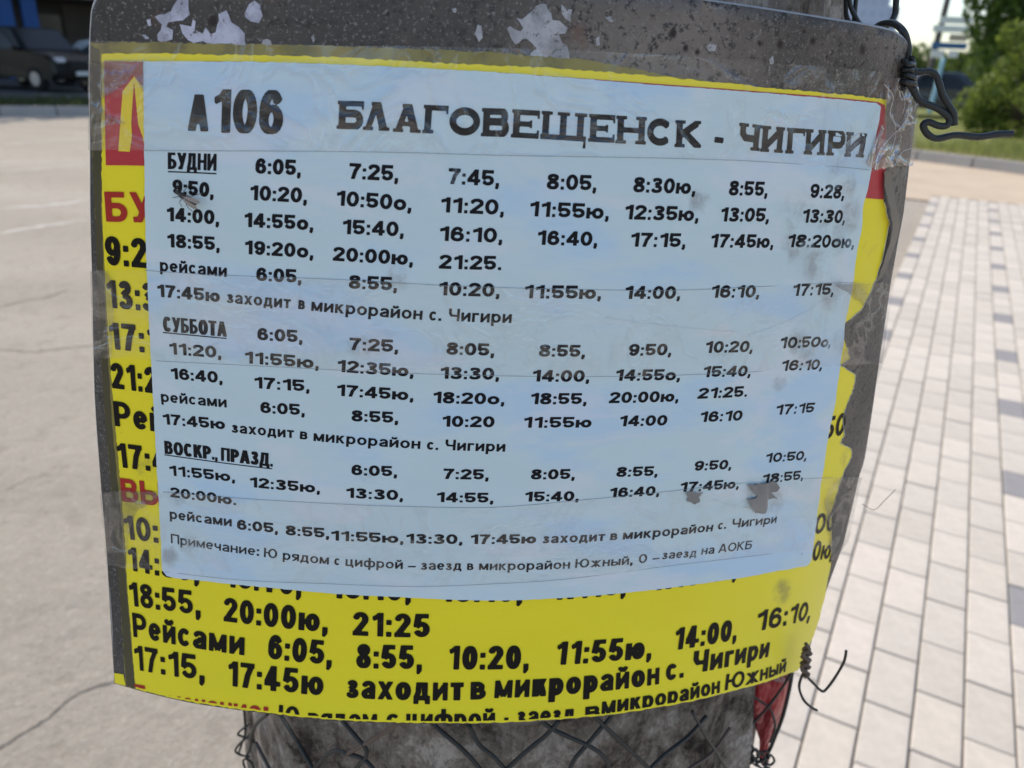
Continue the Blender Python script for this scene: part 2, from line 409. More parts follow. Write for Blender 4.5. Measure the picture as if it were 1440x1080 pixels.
def outline(ch, W, a, b, fn=glyph, res=30):
    key = (ch, round(W, 2), round(a, 3), round(b, 3), fn.__name__)
    if key in _gc: return _gc[key]
    W = round(W, 2)
    S, lo, hi = fn(ch, W, a, b)
    h = 1/res
    xs = np.arange(-h*1.37, W+h*1.6, h); ys = np.arange(lo-h*1.37, hi+h*1.6, h)
    X, Yg = np.meshgrid(xs, ys); D = np.full(X.shape, 9.0)
    for st in S:
        pts, closed = st[0], st[1]; wd = st[2] if len(st) > 2 else None
        n = len(pts)-1
        for i in range(n):
            (x0, y0), (x1, y1) = pts[i], pts[i+1]
            dx, dy = x1-x0, y1-y0; L = math.hypot(dx, dy)
            if L < 1e-6: continue
            dx /= L; dy /= L
            w = wd if wd else math.sqrt((a*dy)**2+(b*dx)**2)
            s = (X-x0)*dx+(Yg-y0)*dy; q = np.abs(-(X-x0)*dy+(Yg-y0)*dx)
            over = np.maximum(-s, s-L)
            box = np.maximum(q-w, over)
            t = np.clip(s, 0, L); rnd = np.hypot(X-x0-dx*t, Yg-y0-dy*t)-w
            c0 = closed or i > 0; c1 = closed or i < n-1
            d = box
            if c0: d = np.where(s < 0, rnd, d)
            if c1: d = np.where(s > L, rnd, d)
            D = np.minimum(D, d)
    D = np.maximum(D, np.maximum(lo-Yg, Yg-hi))
    D = np.maximum(D, np.maximum(-X, X-W))
    V = []; F = []; vid = {}
    def vert(k, x, y):
        if k not in vid: vid[k] = len(V); V.append((x, y))
        return vid[k]
    ny, nx = D.shape
    for j in range(ny-1):
        i = 0
        while i < nx-1:
            c = [D[j, i] < 0, D[j, i+1] < 0, D[j+1, i+1] < 0, D[j+1, i] < 0]
            if all(c):
                k = i
                while k+1 < nx-1 and D[j, k+2] < 0 and D[j+1, k+2] < 0: k += 1
                F.append((vert((j, i), xs[i], ys[j]), vert((j, k+1), xs[k+1], ys[j]), vert((j+1, k+1), xs[k+1], ys[j+1]), vert((j+1, i), xs[i], ys[j+1])))
                i = k+1; continue
            if any(c):
                cs = [(j, i), (j, i+1), (j+1, i+1), (j+1, i)]; f = []
                for q in range(4):
                    A, Bc = cs[q], cs[(q+1) % 4]; da, db = D[A], D[Bc]
                    if da < 0: f.append(vert(A, xs[A[1]], ys[A[0]]))
                    if (da < 0) != (db < 0):
                        t = da/(da-db); e = (A, Bc) if A < Bc else (Bc, A)
                        f.append(vert(e, xs[A[1]]+(xs[Bc[1]]-xs[A[1]])*t, ys[A[0]]+(ys[Bc[0]]-ys[A[0]])*t))
                if len(f) > 2: F.append(tuple(f))
            i += 1
    _gc[key] = (np.array(V) if V else np.zeros((0, 2)), F, W)
    return _gc[key]
STY = {  # cap height (m), half thickness upright, level, gap
    'time': (.00500, .142, .108, .085), 'sans': (.00480, .105, .084, .12), 'note': (.00455, .090, .072, .12),
    'head': (.00600, .135, .080, .06), 'big': (.01150, .112, .094, .12), 'small': (.0080, .105, .086, .10),
    'impact': (.0140, .125, .075, .06)}
class Ink:
    def __init__(s): s.V = []; s.F = []; s.U = []
    def add(s, P2, F, o, ex, ey):
        k = len(s.V)
        for x, y in P2: s.V.append((o[0]+ex[0]*x+ey[0]*y, o[1]+ex[1]*x+ey[1]*y))
        s.F += [tuple(i+k for i in f) for f in F]
    def word(s, txt, x0, y0, x1, y1, style, cap=None, fn=glyph):
        (ua, ub), (va, vb) = [np.atleast_1d(q) for q in uv([x0, x1], [y0, y1])]
        d = np.array([ub-ua, vb-va]); Lm = np.hypot(*d); e = d/Lm; n = np.array([-e[1], e[0]])
        H, a, b, gap = STY[style]
        sh = min(.11, max(0, ((x0+x1)/2-720)/360*.10)) if style in ('time', 'sans', 'note', 'big', 'small') else 0
        if cap: H = cap
        tot = Lm/H
        ws = [(CAPW.get(c) or LOWW.get(c) or DIGW.get(c) or .3) for c in txt]
        pads = [(.05 if c == '1' and i else 0) for i, c in enumerate(txt)]
        nat = sum(ws)+gap*(len(txt)-1)+sum(pads)
        k = tot/nat
        x = 0.0
        for c, w, pd in zip(txt, ws, pads):
            x += pd*k
            if c != ' ':
                W = w*k; aa = min(a, W*(.19 if fn is slab else .135 if c in 'мМжЖщЩ' else .17 if c in 'инпдцхйИНПДЙ' else .20 if c in 'БАаезвсуУ' else .27) if c not in ':,.' else .12*max(k, .8))
                if c in ':,.': aa = min(.12, W*.5)
                P2, F, Wr = outline(c, W, aa, b, fn)
                if len(P2): s.add(P2*[W/Wr, 1], F, (ua+e[0]*H*x, va+e[1]*H*x), e*H, (n+e*sh)*H)
            x += (w+gap)*k
    def rect(s, x0, y0, x1, y1, h):
        (ua, ub), (va, vb) = uv([x0, x1], [y0, y1]); m = 14
        d = np.array([ub-ua, vb-va]); L = np.hypot(*d); e = d/L; n = np.array([-e[1], e[0]])
        for i in range(m):
            s.add([(L*i/m, 0), (L*(i+1)/m, 0), (L*(i+1)/m, h), (L*i/m, h)], [(0, 1, 2, 3)], (ua, va), e, n)
    def build(s, name, mat, off, parent):
        U = np.array([p[0] for p in s.V]); V = np.array([p[1] for p in s.V])
        P = surf(U, V, off+wrinkle(U, V))
        m = mesh(name, P, s.F)
        ul = m.uv_layers.new(name='uv'); idx = np.empty(len(m.loops), dtype=np.int32); m.loops.foreach_get('vertex_index', idx)
        ul.data.foreach_set('uv', np.stack([U[idx], V[idx]], -1).ravel())
        return link(name, m, mat, parent)
SHEET_ROWS = [
  [("БУДНИ",238,237,306,239.6), ("6:05,",360.3,243.4,424.2,246.6), ("7:25,",491.2,250.8,560.8,254.6), ("7:45,",630.1,258.1,702,261.6), ("8:05,",768,265.5,838,267.8), ("8:30ю,",888.8,269.5,976.2,272.5), ("8:55,",1022.2,273.8,1077,275.3), ("9:28,",1135,277.2,1183.7,278.7)],
  [("9:50,",243.8,271.5,301.9,277.3), ("10:20,",353.3,280.5,432.9,284.9), ("10:50о,",473.7,288.1,579.2,296.1), ("11:20,",619.9,297.7,709,301.6), ("11:55ю,",744.2,303.2,855.5,307.5), ("12:35ю,",877,307.5,980.5,310.2), ("13:05,",1010.8,310.5,1078.7,311.3), ("13:30,",1124.7,312,1184.2,312.8)],
  [("14:00,",236.7,309.9,309.9,315.3), ("14:55о,",345.3,318.2,441.8,323.3), ("15:40,",482.6,328.1,568.5,331.9), ("16:10,",618.3,337.7,706.8,340.6), ("16:40,",755,343.2,839.2,345.2), ("17:15,",885,345.8,962.5,346.8), ("17:45ю,",996.7,347,1085,347.5), ("18:20ою,",1104.2,346.7,1197.5,347.5)],
  [("18:55,",237.4,346.6,310.8,351.8), ("19:20о,",346,356.2,441.8,362.3), ("20:00ю,",468.8,365.5,581.3,372.2), ("21:25.",617.4,376.7,705.2,378.9)],
  [("рейсами",227.1,379.9,320.4,388.5), ("6:05,",361.9,393.6,425.2,397.1), ("8:55,",491.2,404.5,559.2,408), ("10:20,",617.4,414,702.7,416.3), ("11:55ю,",737,418.2,844.5,419.2), ("14:00,",877,419.2,955,419.2), ("16:10,",997.4,417.6,1065.5,417.2), ("17:15,",1110.8,415,1168.3,413.4)],
  [("17:45ю",223.6,416,310.8,423.9), ("заходит",320.4,424.6,409.9,432.6), ("в",420.4,433.2,429.7,434.2), ("микрорайон",438.6,435.8,594,448.5), ("с.",603.6,449.2,620.6,450.1), ("Чигири",630.8,450.1,718.9,453.3)],
  [("СУББОТА",231.6,464.5,320.4,472.5), ("6:05,",363.5,476.7,426.8,480.8), ("7:25,",492.1,490.7,560.8,494.2), ("8:05,",627.6,497.1,695,499.3), ("8:55,",757,500,821.8,500.8), ("9:50,",882,499.2,942.5,498.2), ("10:20,",989.2,495,1056.2,493.8), ("10:50о,",1093.3,488.5,1164.2,486.2)],
  [("11:20,",240.6,496.8,313.4,502.5), ("11:55ю,",346,509.2,449.8,517.2), ("12:35ю,",475.2,521.1,582.2,528.7), ("13:30,",619.6,531,702,532.6), ("14:00,",748,535,828,535.5), ("14:55о,",863.8,534.2,954.5,533.2), ("15:40,",986.2,529.2,1053.2,527.8), ("16:10,",1095.5,520.4,1152.4,518.2)],
  [("16:40,",242.8,531.6,315,537.7), ("17:15,",359.4,544.4,437,549.5), ("17:45ю,",474.6,554.9,582.2,561.9), ("18:20о,",609.4,565.1,709.4,567.4), ("18:55,",745.5,566.8,824.2,567), ("20:00ю,",855,565.5,952.5,563), ("21:25.",978.8,559.5,1048.2,556.2)],
  [("рейсами",228.7,563.5,320.4,571.8), ("6:05,",367.7,578.9,430,583), ("8:55,",495,590.7,560.8,593.6), ("10:20",622.2,598.4,695,599.3), ("11:55ю",735.8,600,830.5,599.5), ("14:00",869.5,598,935.8,596.8), ("16:10",981.8,592,1040.8,590), ("17:15",1087.5,582.2,1141.1,578.9)],
  [("17:45ю",231.6,595.2,318.2,602.5), ("заходит",327.4,606.7,414.7,614.7), ("в",422.6,615.6,433.2,616.9), ("микрорайон",441.8,618.5,591.2,629.7), ("с.",600.4,630.6,616.4,631.3), ("Чигири",626,631.3,710,633.5)],
  [("ВОСКР.,",233.5,636.7,307.6,645.6), ("ПРАЗД.",312.4,646.2,384.9,654.9), ("6:05,",495,666.3,559.3,668.7), ("7:25,",623.3,671.7,687.3,673), ("8:05,",745.8,672.5,807.5,672), ("8:55,",865,669.2,923.2,667.5), ("9:50,",973.8,660.8,1026.2,658), ("10:50,",1073.6,649.7,1131.1,645.3)],
  [("11:55ю,",240.6,667,332.6,676.3), ("12:35ю,",353,683.3,451.4,691.9), ("13:30,",487.7,698.3,567.7,702), ("14:55,",614.3,704.3,694,705.3), ("15:40,",737.5,703.8,813.2,702.5), ("16:40,",855.8,698.2,925.8,695), ("17:45ю,",953.8,690,1037,685), ("18:55,",1068.6,678.1,1126.9,672.8)],
  [("20:00ю.",241.5,697.4,334.2,708.9)],
  [("рейсами",240.6,728,327.4,738.9), ("6:05,",334.8,742.7,392.3,748.5), ("8:55,",402.8,750.7,464.2,755.2), ("11:55ю,",466.7,758,568.3,762.3), ("13:30,",571.7,762.3,650.7,763.3), ("17:45ю",661.7,763.3,753.3,762.3), ("заходит",762.3,762.3,849.3,759), ("в",856.7,758.3,866.7,757.7), ("микрорайон",874.3,757.3,1000,745.4), ("с.",1006.9,743.3,1018.6,741.9), ("Чигири",1026.4,741.1,1088.9,733.6)],
  [("Примечание:",242.2,762.2,365.8,780.4), ("Ю",372.2,781.7,390.7,784.2), ("рядом",398.7,785.2,463.2,792.2), ("с",470.6,792.6,478.5,793.5), ("цифрой",486.5,794,566.7,798.5), ("–",574.3,799,585,799), ("заезд",592.3,799.3,649,800), ("в",656.7,800,665.7,800), ("микрорайон",673.3,800,800.7,798), ("Южный,",807.7,797.3,888.3,791.7), ("О",896.7,790.7,908.3,789.3), ("–",916,788.3,925.7,787.3), ("заезд",929.2,785,977.2,781.4), ("на",983.9,778.6,1001.9,776.7), ("АОКБ",1007.5,775.8,1054.7,770.3)]
]
TITLE_ROWS = [
  [("Б",474.2,181.4,510.3,182.1), ("Л",511.3,182.7,547.7,184.3), ("А",554.1,185.3,591.8,186.9), ("Г",593.4,186.9,612.9,187.5), ("О",631.7,190.4,673.3,191), ("В",676.5,191.7,714.8,192.6), ("Е",718,193.3,756.3,194.9), ("Щ",758.9,195.2,818.6,198.1), ("Е",826,199,862.7,200.3), ("Н",864.3,201.2,907.1,203.2), ("К",946.9,206.6,983.2,207.4), ("Ч",1048.1,211.1,1065,212.2), ("И",1066.7,212.8,1098.3,214.7), ("Г",1101.7,215,1114.2,215.5), ("И",1127.5,216.3,1155.8,217.5), ("Р",1159.2,217.8,1171.7,218.2), ("И",1182.8,219.3,1208.3,220.3)]
]
POSTER_ROWS = [
  [("18:55,",184.7,850.8,283.3,865), ("20:00ю,",315.3,872.5,461.1,888.3), ("21:25",496.1,892.5,604.4,895.6)],
  [("Рейсами",188.9,894.4,344.4,920.8), ("6:05,",377.2,925,466.7,935), ("8:55,",501.1,938.3,593.3,940.6), ("10:20,",630.8,940.6,742.8,939.2), ("11:55ю,",780.8,934.4,914.6,924), ("14:00,",946.7,913.8,1033.8,898.6), ("16:10,",1061.2,887.6,1137,870.8)],
  [("17:15,",191.7,940.6,288.9,956.9), ("17:45ю",321.7,963.3,455,977.2), ("заходит",487.8,980.3,651.7,983.9), ("в",661.4,983.1,683.1,982.5), ("микрорайон",694.7,981,925.9,961), ("с.",935.4,957.2,960.4,951.7), ("Чигири",971.7,946.5,1078.7,923)]
]


# ================================================================== MATERIALS
def m_plate():
    t = NT('weathered_zinc', .62, .35)
    n1 = t.noise(14, 6, .6); n2 = t.noise(330, 4, .75); n3 = t.noise(900, 3, .8); n4 = t.noise(45, 5, .6)
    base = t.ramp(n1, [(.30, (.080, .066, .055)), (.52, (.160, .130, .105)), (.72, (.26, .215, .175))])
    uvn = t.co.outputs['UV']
    sx = t.n('ShaderNodeSeparateXYZ'); t.l(uvn, sx.inputs[0]); lm = t.step(t.math('ADD', sx.outputs[0], t.math('MULTIPLY', n1, .10)), .075, -.02)  # mask: darker to the left, partly weaker light put into the colour
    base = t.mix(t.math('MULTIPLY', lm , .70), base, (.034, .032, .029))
    sp1 = t.step(n2, .52, .62); base = t.mix(sp1, base, (.05, .042, .036))
    sp2 = t.step(n3, .56, .66); base = t.mix(t.math('MULTIPLY', sp2, .7), base, (.30, .275, .25))
    base = t.mix(t.math('MULTIPLY', t.step(n4, .60, .68), .5), base, (.16, .08, .05))
    uvn = t.co.outputs['UV']
    spots = [(uv(x, y)[0], uv(x, y)[1], r) for x, y, r in ((946, 47, .0022), (964, 68, .0018), (981, 73, .0016), (1097, 62, .0022), (1143, 58, .0020), (1213, 70, .0026), (1131, 44, .0012), (1188, 92, .0012), (1068, 61, .0014), (1163, 80, .001), (545, 20, .001), (300, 30, .003))]
    base = t.mix(blobs(t, spots, uvn, 500, .0008), base, (.030, .018, .014))
    t.color(base); t.bump(n2, .5, .0006, t.bump(n3, .35, .0004))
    return t.m
def m_paper(name, c, stains=(), stain_c=(.30, .30, .30), rough=.5, mott=.06, extra=None):
    t = NT(name, rough, .35); uvn = t.co.outputs['UV']
    n = t.noise(22, 4, .5, vec=uvn, stretch=(.5, 1.3, 1)); g = t.noise(240, 4, .7, vec=uvn); g2 = t.noise(60, 5, .7, vec=uvn)
    col = t.mix(n, tuple(v*(1-mott) for v in c), tuple(min(1, v*(1+mott)) for v in c))
    col = t.mix(t.math('MULTIPLY', t.step(g, .66, .78), .45), col, tuple(v*.45 for v in c))
    if extra: col = extra(t, col, uvn)
    if stains:
        k = blobs(t, stains, uvn, 90, .006)
        k = t.math('MULTIPLY', k, t.step(g2, .38, .66)); col = t.mix(t.math('MULTIPLY', k, .65), col, stain_c)
    t.color(col); t.bump(t.noise(38, 4, .6, vec=uvn, stretch=(.6, 1.6, 1)), .25, .002)
    return t.m
def uvr(lst): return [(float(uv(x, y)[0]), float(uv(x, y)[1]), r) for x, y, r in lst]
ST = uvr([(1120, 300, .012), (1150, 360, .016), (1160, 330, .014), (1190, 300, .010), (1190, 260, .008), (1110, 345, .008), (1165, 410, .010), (1120, 480, .008), (1180, 480, .008),
          (1093, 535, .006), (1130, 500, .009), (508, 486, .006), (560, 385, .007), (1170, 230, .008), (250, 700, .006), (1010, 500, .006), (1090, 700, .009), (240, 780, .006), (270, 765, .007), (1050, 760, .006), (520, 668, .004), (980, 280, .006)])
ICE = uvr([(1110, 160, .012), (1050, 190, .010), (970, 175, .010), (780, 150, .012), (690, 115, .010), (300, 110, .014), (1180, 130, .012), (1170, 560, .022), (1150, 640, .022), (1100, 750, .020), (1130, 205, .022), (1180, 420, .018), (1100, 470, .014), (880, 470, .014), (960, 300, .016)])
def pale(t, col, uvn):
    # whiter patches; whitish and bluish streaks are tape sheen put into the colour
    k = blobs(t, ICE, uvn, 60, .010); k = t.math('MULTIPLY', k, t.step(t.noise(50, 6, .7, vec=uvn), .45, .6))
    col = t.mix(t.math('MULTIPLY', k, .30), col, (.78, .80, .84))
    b = t.noise(15, 5, .55, vec=uvn, stretch=(.7, 1.8, 1)); col = t.mix(t.math('MULTIPLY', t.step(b, .48, .62), .45), col, (.40, .60, .86))
    b2 = t.noise(19, 5, .6, vec=uvn, stretch=(.8, 2.2, 1), dist=.5); col = t.mix(t.math('MULTIPLY', t.step(b2, .52, .62), .40), col, (.77, .75, .79))
    return col
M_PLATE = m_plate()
M_WHITE = m_paper('blueish_paper', (.60, .72, .745), ST, (.27, .255, .25), extra=pale, mott=.09)
YST = uvr([(200, 300, .004), (196, 380, .006), (190, 700, .012), (205, 660, .008), (1220, 350, .008), (1190, 640, .008), (1100, 830, .010), (1165, 730, .010)])
M_YEL = m_paper('yellow_print', (.93, .76, .018), YST, (.22, .19, .06), .42, .05)
M_YEL_OLD = m_paper('dirty_yellow_edge', (.27, .22, .045), uvr([(x, 66, .010) for x in range(150, 1200, 90)]), (.07, .06, .03), .5, .35)
M_OLIVE = m_paper('dark_olive_backing', (.075, .064, .028), (), mott=.45)
M_RED = m_paper('red_print', (.50, .035, .045), (), rough=.42)
def ink(name, c, fade=False):
    t = NT(name, .55, .14); uvn = t.co.outputs['UV']
    n = t.noise(260, 4, .7, vec=uvn); col = t.mix(t.math('MULTIPLY', t.step(n, .60, .74), .30), c, tuple(min(1, v+.09) for v in c))
    if fade:
        k = blobs(t, uvr([(1200, 200, .010), (1190, 335, .012), (1165, 480, .010), (1130, 355, .006), (640, 250, .004), (280, 775, .010), (1170, 250, .006), (980, 775, .006)]), uvn, 130, .005)
        col = t.mix(t.math('MULTIPLY', t.math('MULTIPLY', k, t.step(t.noise(180, 5, .7, vec=uvn), .35, .62)), .75), col, (.28, .32, .36))
    t.color(col); return t.m
M_INK = ink('black_print', (.009, .009, .012), True)
M_INKY = ink('black_poster_print', (.010, .008, .006))
M_INKR = ink('red_letter_print', (.42, .035, .025))
M_INKYEL = ink('yellow_letter_print', (.88, .66, .04))
def m_tape(name='clear_tape', grime=.10, tint=(.62, .60, .60), wr=.35, spots=(), gloss=.10):
    t = NT(name, .12, .5); uvn = t.co.outputs['UV']
    tr = t.n('ShaderNodeBsdfTransparent'); gl = t.n('ShaderNodeBsdfGlossy'); df = t.n('ShaderNodeBsdfDiffuse')
    gl.inputs['Roughness'].default_value = .16; df.inputs['Color'].default_value = (*tint, 1)
    n = t.noise(16, 5, .6, vec=uvn, stretch=(.5, 1.6, 1)); w = t.noise(24, 5, .6, vec=uvn, dist=1.2, stretch=(.5, 1.5, 1))
    rdg = t.math('POWER', t.math('SUBTRACT', 1.0, t.math('ABSOLUTE', t.math('MULTIPLY', t.math('SUBTRACT', t.noise(30, 3, .5, vec=uvn, dist=1.5), .5), 5.0))), 6.0); w = t.math('ADD', w, t.math('MULTIPLY', rdg, .5))
    bp = t.n('ShaderNodeBump'); bp.inputs['Strength'].default_value = wr; bp.inputs['Distance'].default_value = .004; t.l(w, bp.inputs['Height'])
    t.l(bp.outputs[0], gl.inputs['Normal'])
    fr = t.n('ShaderNodeFresnel'); fr.inputs[0].default_value = 1.45; t.l(bp.outputs[0], fr.inputs['Normal'])
    g = t.math('MULTIPLY', t.step(n, .35, .75), grime*1.6)
    if spots:
        g = t.math('MAXIMUM', g, t.math('MULTIPLY', blobs(t, spots, uvn, 120, .004), .5))
    a = t.n('ShaderNodeMixShader'); t.l(g, a.inputs[0]); t.l(tr.outputs[0], a.inputs[1]); t.l(df.outputs[0], a.inputs[2])
    b = t.n('ShaderNodeMixShader'); t.l(t.math('ADD', t.math('MULTIPLY', t.step(w, .52, .70), gloss), .03), b.inputs[0]); t.l(a.outputs[0], b.inputs[1]); t.l(gl.outputs[0], b.inputs[2])
    t.l(b.outputs[0], t.out.inputs['Surface']); return t.m
M_TAPE = m_tape(grime=.02, tint=(.80, .82, .84), gloss=.075, wr=.38)
M_TAPE_L = m_tape('dirty_tape', .34, (.20, .175, .155), .5)
M_TAPE_C = m_tape('crinkled_tape', .30, (.40, .30, .27), 1.6, gloss=.5)
def m_pole():
    t = NT('old_pole_surface', .85, .2)
    n1 = t.noise(20, 12, .80, dist=.15); n2 = t.noise(260, 6, .8, stretch=(1, 1, .5)); n3 = t.noise(22, 5, .6)
    c = t.ramp(n1, [(.40, (.040, .030, .024)), (.45, (.20, .155, .12)), (.50, (.38, .315, .255)), (.54, (.43, .36, .295)), (.57, (.66, .58, .50))])
    c = t.mix(t.math('MULTIPLY', t.step(n2, .45, .62), .45), c, (.095, .076, .062))
    c = t.mix(t.math('MULTIPLY', t.step(n3, .58, .70), .5), c, (.30, .25, .20))
    t.color(c); t.bump(n1, .9, .012, t.bump(n2, .6, .003)); return t.m
M_POLE = m_pole()
M_WIRE = simple('dark_wire', (.022, .024, .023), .42, .4, .3, 300, .2, 900)
M_RUST = simple('rusty_wire', (.11, .075, .055), .5, .4, .4, 200, .2, 900)
def m_flake(name, c):
    t = NT(name, .5, .4); n = t.noise(160, 6, .7); g = t.noise(420, 4, .75)
    k = t.mix(t.step(n, .35, .65), tuple(v*.72 for v in c), tuple(min(1, v*1.15) for v in c))
    k = t.mix(t.step(g, .60, .66), k, (.09, .078, .07)); k = t.mix(t.step(n, .36, .30), k, (.10, .088, .078))
    t.color(k); t.bump(n, .6, .001, t.bump(g, .4, .0005)); return t.m
M_FLAKE = m_flake('flaking_white_paint', (.50, .49, .57))
M_FLAKE2 = m_flake('flaking_cream_paint', (.40, .38, .38))

# ================================================================== GROUND AND PAVING
hd = ray(1380, 113.3); HEAD = np.array([hd[0], hd[1]]); HEAD /= np.hypot(*HEAD)       # direction the paving runs
LAT = np.array([HEAD[1], -HEAD[0]])                                                 # to the right
def hl(px, py):
    g = ground(px, py)[:2]; return float(g@HEAD), float(g@LAT)
PW, PLn = .1, .2
a0, l2 = hl(1276, 1080); _, l3 = hl(1354, 1080); _, l1 = hl(1195.6, 1080); _, l4 = hl(1430, 1080)
LW = (l4-l1)/3
lat0 = l2                                          # a column boundary
jA = [hl(x, y)[0] for x, y in ((1253, 798), (1244, 848), (1232, 910), (1217, 984))]
LEN = (jA[0]-jA[3])/3
phA = jA[3] % LEN
GREY_COLS = None

def m_ground():
    t = NT('dry_ground', .9, .1)
    n = t.noise(.6, 6, .6); g = t.noise(25, 5, .7)
    c = t.ramp(n, [(.3, (.30, .26, .21)), (.7, (.42, .37, .31))]); c = t.mix(t.math('MULTIPLY', t.step(g, .5, .7), .3), c, (.22, .19, .15))
    t.color(c); t.bump(g, .5, .02); return t.m
def m_road():
    t = NT('worn_sandy_asphalt', .9, .15)
    n = t.noise(.35, 6, .6, stretch=(.35, 1.5, 1)); g = t.noise(75, 7, .78); f = t.noise(11, 7, .7); v = t.n('ShaderNodeTexVoronoi', feature='DISTANCE_TO_EDGE')
    mp = t.n('ShaderNodeMapping'); mp.inputs['Scale'].default_value = (.35, 1.1, 1); t.l(t.co.outputs['Object'], mp.inputs[0])
    nz = t.n('ShaderNodeTexNoise'); nz.inputs['Scale'].default_value = 2.5; nz.inputs['Detail'].default_value = 5; t.l(t.co.outputs['Object'], nz.inputs['Vector'])
    ad = t.n('ShaderNodeVectorMath', operation='ADD'); t.l(mp.outputs[0], ad.inputs[0])
    sc_ = t.n('ShaderNodeVectorMath', operation='SCALE'); t.l(nz.outputs['Color'], sc_.inputs[0]); sc_.inputs['Scale'].default_value = .55; t.l(sc_.outputs[0], ad.inputs[1])
    t.l(ad.outputs[0], v.inputs['Vector']); v.inputs['Scale'].default_value = .9
    crack = t.step(v.outputs['Distance'], .010, .0)
    c = t.ramp(n, [(.28, (.265, .235, .195)), (.5, (.33, .292, .245)), (.72, (.40, .36, .31))])
    c = t.mix(t.math('MULTIPLY', t.step(g, .54, .66), .55), c, (.46, .425, .385))
    c = t.mix(t.math('MULTIPLY', t.step(g, .46, .36), .55), c, (.20, .175, .15))
    c = t.mix(t.math('MULTIPLY', t.step(f, .48, .34), .50), c, (.235, .205, .17))
    c = t.mix(t.math('MULTIPLY', crack, .0), c, (.15, .125, .11))
    t.color(c); t.bump(g, .8, .006, t.bump(f, .8, .028)); return t.m
M_ROAD = m_road()
def sheet(name, pts, z, mat, kind='structure', sub=None):
    if sub is None:
        return tag(link(name, mesh(name, [(p[0], p[1], z) for p in pts], [tuple(range(len(pts)))]), mat), kind=kind)
g = sheet('ground', [(-900, -300), (900, -300), (900, 1500), (-900, 1500)], -.16, m_ground())
# far kerb on the left and kerb on the right
KL0, KL1 = ground(0, 161)[:2], ground(128, 160)[:2]
KR0, KR1 = ground(1288, 224)[:2], ground(1440, 244)[:2]
dL = (KL1-KL0)/np.hypot(*(KL1-KL0)); dR = (KR1-KR0)/np.hypot(*(KR1-KR0)); nL = np.array([-dL[1], dL[0]]); nR = np.array([-dR[1], dR[0]])
if nL[1] < 0: nL = -nL
if nR[1] < 0: nR = -nR
def rd(p): return (float(p[0]), float(p[1]))
edge_lat = lat0-4*LW                      # left edge of the paving, hidden behind the pole
def wl(h, l): return HEAD*h+LAT*l
# grid of the road near the camera, gently uneven
def rough_sheet(name, quad, nx, ny, z, amp, mat, label=None):
    V = []; F = []
    q = [np.array(p) for p in quad]
    for j in range(ny+1):
        tj = (j/ny)**2
        for i in range(nx+1):
            ti = i/nx
            p = (q[0]*(1-ti)+q[1]*ti)*(1-tj)+(q[3]*(1-ti)+q[2]*ti)*tj
            h = noise.fractal(Vector((p[0]*1.3, p[1]*1.3, 0)), 1.0, 2.0, 5)*amp
            V.append((p[0], p[1], z+h))
    for j in range(ny):
        for i in range(nx):
            k = j*(nx+1)+i; F.append((k, k+1, k+nx+2, k+nx+1))
    return tag(link(name, mesh(name, V, F, True), mat), kind='structure')
eA, eB = wl(-3, edge_lat), wl(13, edge_lat)
road = rough_sheet('road', [(-9, -3), (7, -3), rd(KL0+dL*26), rd(KL0-dL*25)], 200, 180, -.034, .008, M_ROAD)
# pavers
M_PAV = []
for i, c in enumerate(((.475, .425, .37), (.445, .40, .35), (.495, .44, .385), (.46, .41, .355), (.43, .385, .335))):
    t = NT('cream_paver', .85, .2); f = t.noise(30, 5, .7); b = t.noise(6, 4, .6)
    cc = t.mix(t.step(f, .35, .7), tuple(v*.93 for v in c), tuple(min(1, v*1.05) for v in c))
    cc = t.mix(t.math('MULTIPLY', t.step(b, .52, .68), .42), cc, tuple(v*.78 for v in c))
    t.color(cc); t.bump(t.noise(220, 3, .7), .35, .003); M_PAV.append(t.m)
M_PAVG = simple('grey_paver', (.225, .215, .215), .85, .2, .15, 30, .3, 220)
M_JOINT = simple('sandy_joint', (.17, .15, .13), .95, .1, .3, 40, .4, 200)
pav_end = hl(1330, 276)[0]
cols = range(-13, 22)
pavement = sheet('pavement', [rd(wl(-3, edge_lat)), rd(wl(-3, lat0+22*LW)), rd(wl(pav_end, lat0+22*LW)), rd(wl(pav_end, edge_lat))], -.008, M_JOINT)
def brick_bm(w, l, h, bev):
    bm = bmesh.new(); box_bm(bm, (0, 0, 0), (w, l, h))
    top = [e for e in bm.edges if all(v.co.z > 0 for v in e.verts)]
    bmesh.ops.bevel(bm, geom=top, offset=bev, segments=1, affect='EDGES'); return bm
brick_meshes = []
for i in range(10):
    m = bm_mesh('brick', brick_bm(LW-.0038, LEN-.0038, .06, .003)); m.materials.append(M_PAV[i % 5]); brick_meshes.append(m)
gm = bm_mesh('brick_grey', brick_bm(LW-.0038, LEN-.0038, .06, .003)); gm.materials.append(M_PAVG)
hang = math.atan2(HEAD[1], HEAD[0])-math.pi/2
bricks = []
rnd = random.Random(3)
